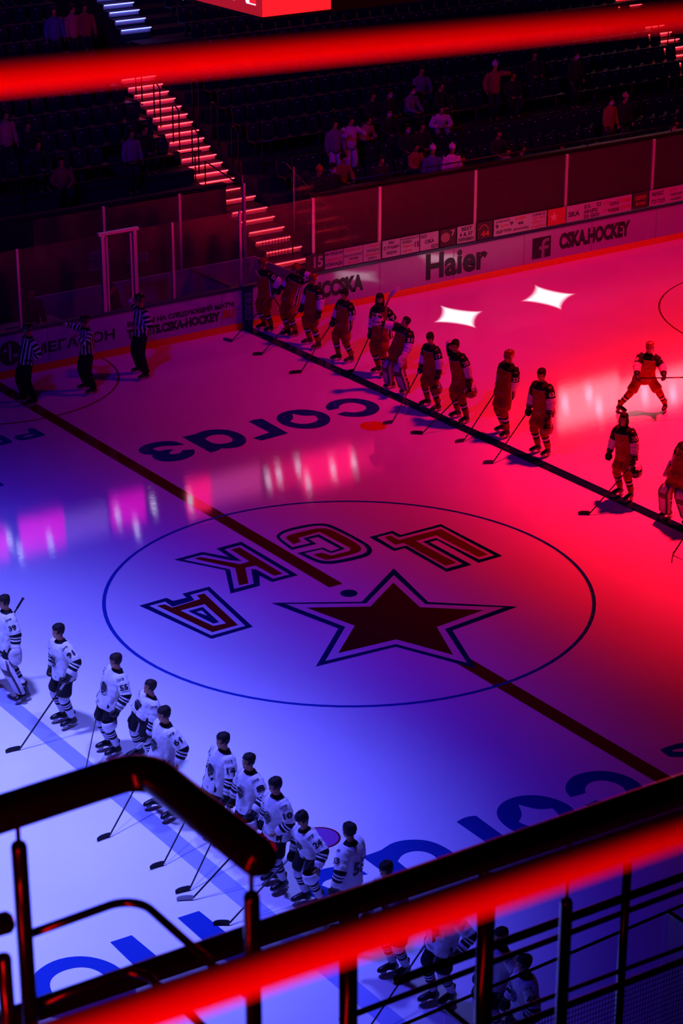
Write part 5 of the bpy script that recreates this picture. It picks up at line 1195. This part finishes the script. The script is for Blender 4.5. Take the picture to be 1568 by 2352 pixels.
SP = [
 (969, 132, 1, 'person in a purple jacket sitting high up under the blurred red bar', 'purple'), (1013, 168, 1, 'person in black sitting with a white paper on the lap under the blurred red bar', 'black'),
 (857, 186, 1, 'person in a dark jacket with a pale scarf, left of the masked person high up', 'black'), (894, 190, 1, 'person in black wearing a bright white face mask high up in the stand', 'black', 'dark', None, True),
 (946, 190, 1, 'person in a grey open coat and white mask sitting beside an empty seat', 'grey', 'dark', None, True), (1138, 142, 0, 'person in a white hat and red vest with one white sleeve raised', 'red', 'dark', 'white', False, 0, ((-.30, .25, 1.45), (.30, .12, .92))),
 (1180, 142, 1, 'person in black sitting right behind the one in the red vest', 'black'), (1229, 124, 1, 'person in black sitting at the top, half under the blurred red bar', 'black'), (1324, 120, 0, 'person in a long dark coat standing alone high up at right', 'black', 'dark', None, True, 0, None, .3),
 (1012, 232, 1, 'person in a white striped top leaning on the long rail', 'white', 'purple', None, False, .15), (1404, 214, 0, 'person in a long rust coat standing right of the middle', 'rust', 'dark', None, True, 0, None, .45), (1437, 204, 0, 'person in dark clothes standing next to the rust coat', 'black', 'dark', 'pink'),
 (838, 246, 1, 'person with a pink sweater resting the chin, left of the rail end', 'pink', 'dark', None, False, .12), (893, 245, 1, 'person in black with a white mask below the grey open coat', 'black', 'dark', None, True), (937, 282, 1, 'person in black with a white mask just under the long rail', 'black', 'dark', None, True), (970, 288, 1, 'person in black bareheaded just under the long rail', 'black'),
 (995, 330, 0, 'person in a blue jacket and white hat standing near the parapet', 'blue', 'white', 'white'), (1039, 342, 0, 'person in a pale coat and white bobble hat near the parapet', 'white', 'pink', 'white', False, 0, None, .3), (1062, 350, 1, 'person in black sitting right of the bobble hat', 'black'),
 (875, 358, 0, 'person in black with a red scarf near the parapet, left of the blue jacket', 'black', 'dark'), (955, 345, 1, 'person in dark red sitting left of the blue jacket', 'rust'),
 (1145, 315, 1, 'person in black sitting near the parapet, first of three right of the bobble hat', 'black'), (1168, 322, 1, 'person in grey sitting near the parapet, second of three right of the bobble hat', 'grey'), (1200, 313, 1, 'person in black sitting near the parapet, third of three right of the bobble hat', 'black'), (1276, 322, 1, 'person in a dim pink jacket leaning over the parapet', 'pink', 'dark', None, False, .2),
 (1552, 262, 1, 'person in dark pink sitting at the right edge of the photo', 'pink'), (770, 262, 0, 'person in a grey jacket and white trousers standing by the short railing', 'grey', 'white'), (806, 250, 0, 'person with raised pale arms and white trousers by the short railing', 'white', 'white', None, False, 0, ((-.30, .30, 1.25), (.25, .35, 1.3))),
 (733, 385, 0, 'person in an orange hat near the lower end of the red stairs', 'black', 'dark', 'orange'), (765, 378, 0, 'person in black with pale trousers standing above the first glass post', 'black', 'pink', None, True), (788, 366, 1, 'person in an orange jacket beside the pale trousers', 'rust'),
 (122, 2, 0, 'person in a dark blue coat standing at the top left above the blurred red bar', 'blue', 'dark'), (163, -12, 0, 'person in pinkish clothes at the top edge, left of the blue lit steps', 'pink', 'dark'), (193, -14, 0, 'person in a red coat at the top edge beside the blue lit steps', 'red', 'dark'),
 (12, 262, 0, 'person in a pink coat at the left edge of the photo', 'pink', 'dark'), (300, 272, 0, 'person in a grey jacket standing alone left of the red stairs', 'grey', 'dark'), (331, 288, 1, 'person in black sitting at the aisle left of the red stairs', 'black'), (62, 262, 1, 'person with dim face sitting near the pink coat', 'black'), (85, 298, 1, 'person in black sitting alone in the dark left block', 'black'), (140, 335, 1, 'person in dull red sitting in the dark left block', 'rust'),
]
for a in SP: spect(*a)
place_seats()
# the attendant behind the penalty box glass
P = Vector((atY(67, 640, 15.6).x, 15.6, 0)); W = lambda a, b_, c: P + Vector((a, -b_, c))
o, q = person(P, PI, 'person in black standing behind the glass at the left, facing the ice', (P + Vector((.1, 0, 0)), P + Vector((-.1, -.03, 0))), (None, None), P + Vector((0, -.05, 1.70)), None, build_skates=False, vox=.018, gear='hair')
outfit(o, q, CL['black'], CL['dark'], False)
P = Vector((atY(258, 640, 15.7).x, 15.7, 0))
o, q = person(P, PI + .6, 'person in black bending forward inside the metal door frame', (P + Vector((.1, 0, 0)), P + Vector((-.1, -.03, 0))), (None, None), P + Vector((-.25, -.40, 1.50)), None, build_skates=False, vox=.018, gear='hair')
outfit(o, q, CL['black'], CL['dark'], False, .2)

# lattice mast in the upper left corner
p = atStand(40, 50, 0.0); r = empty('lattice_mast', (p.x, p.y + .2, stand_z(p.y) + .06)); tag(r, 'thin metal lattice mast in the upper left corner of the stand', 'mast')
for x in (-.75, 0.0): pipe_obj('upright', [(x, 0, 0), (x, 0, 3.2)], 0.025, ALU, r)
b = MB()
for k in range(4): b.tube([(-.75 if k % 2 else 0, 0, .2 + .7 * k), (0 if k % 2 else -.75, 0, .9 + .7 * k)], .015, 6)
b.build('diagonal_braces', ALU, r)
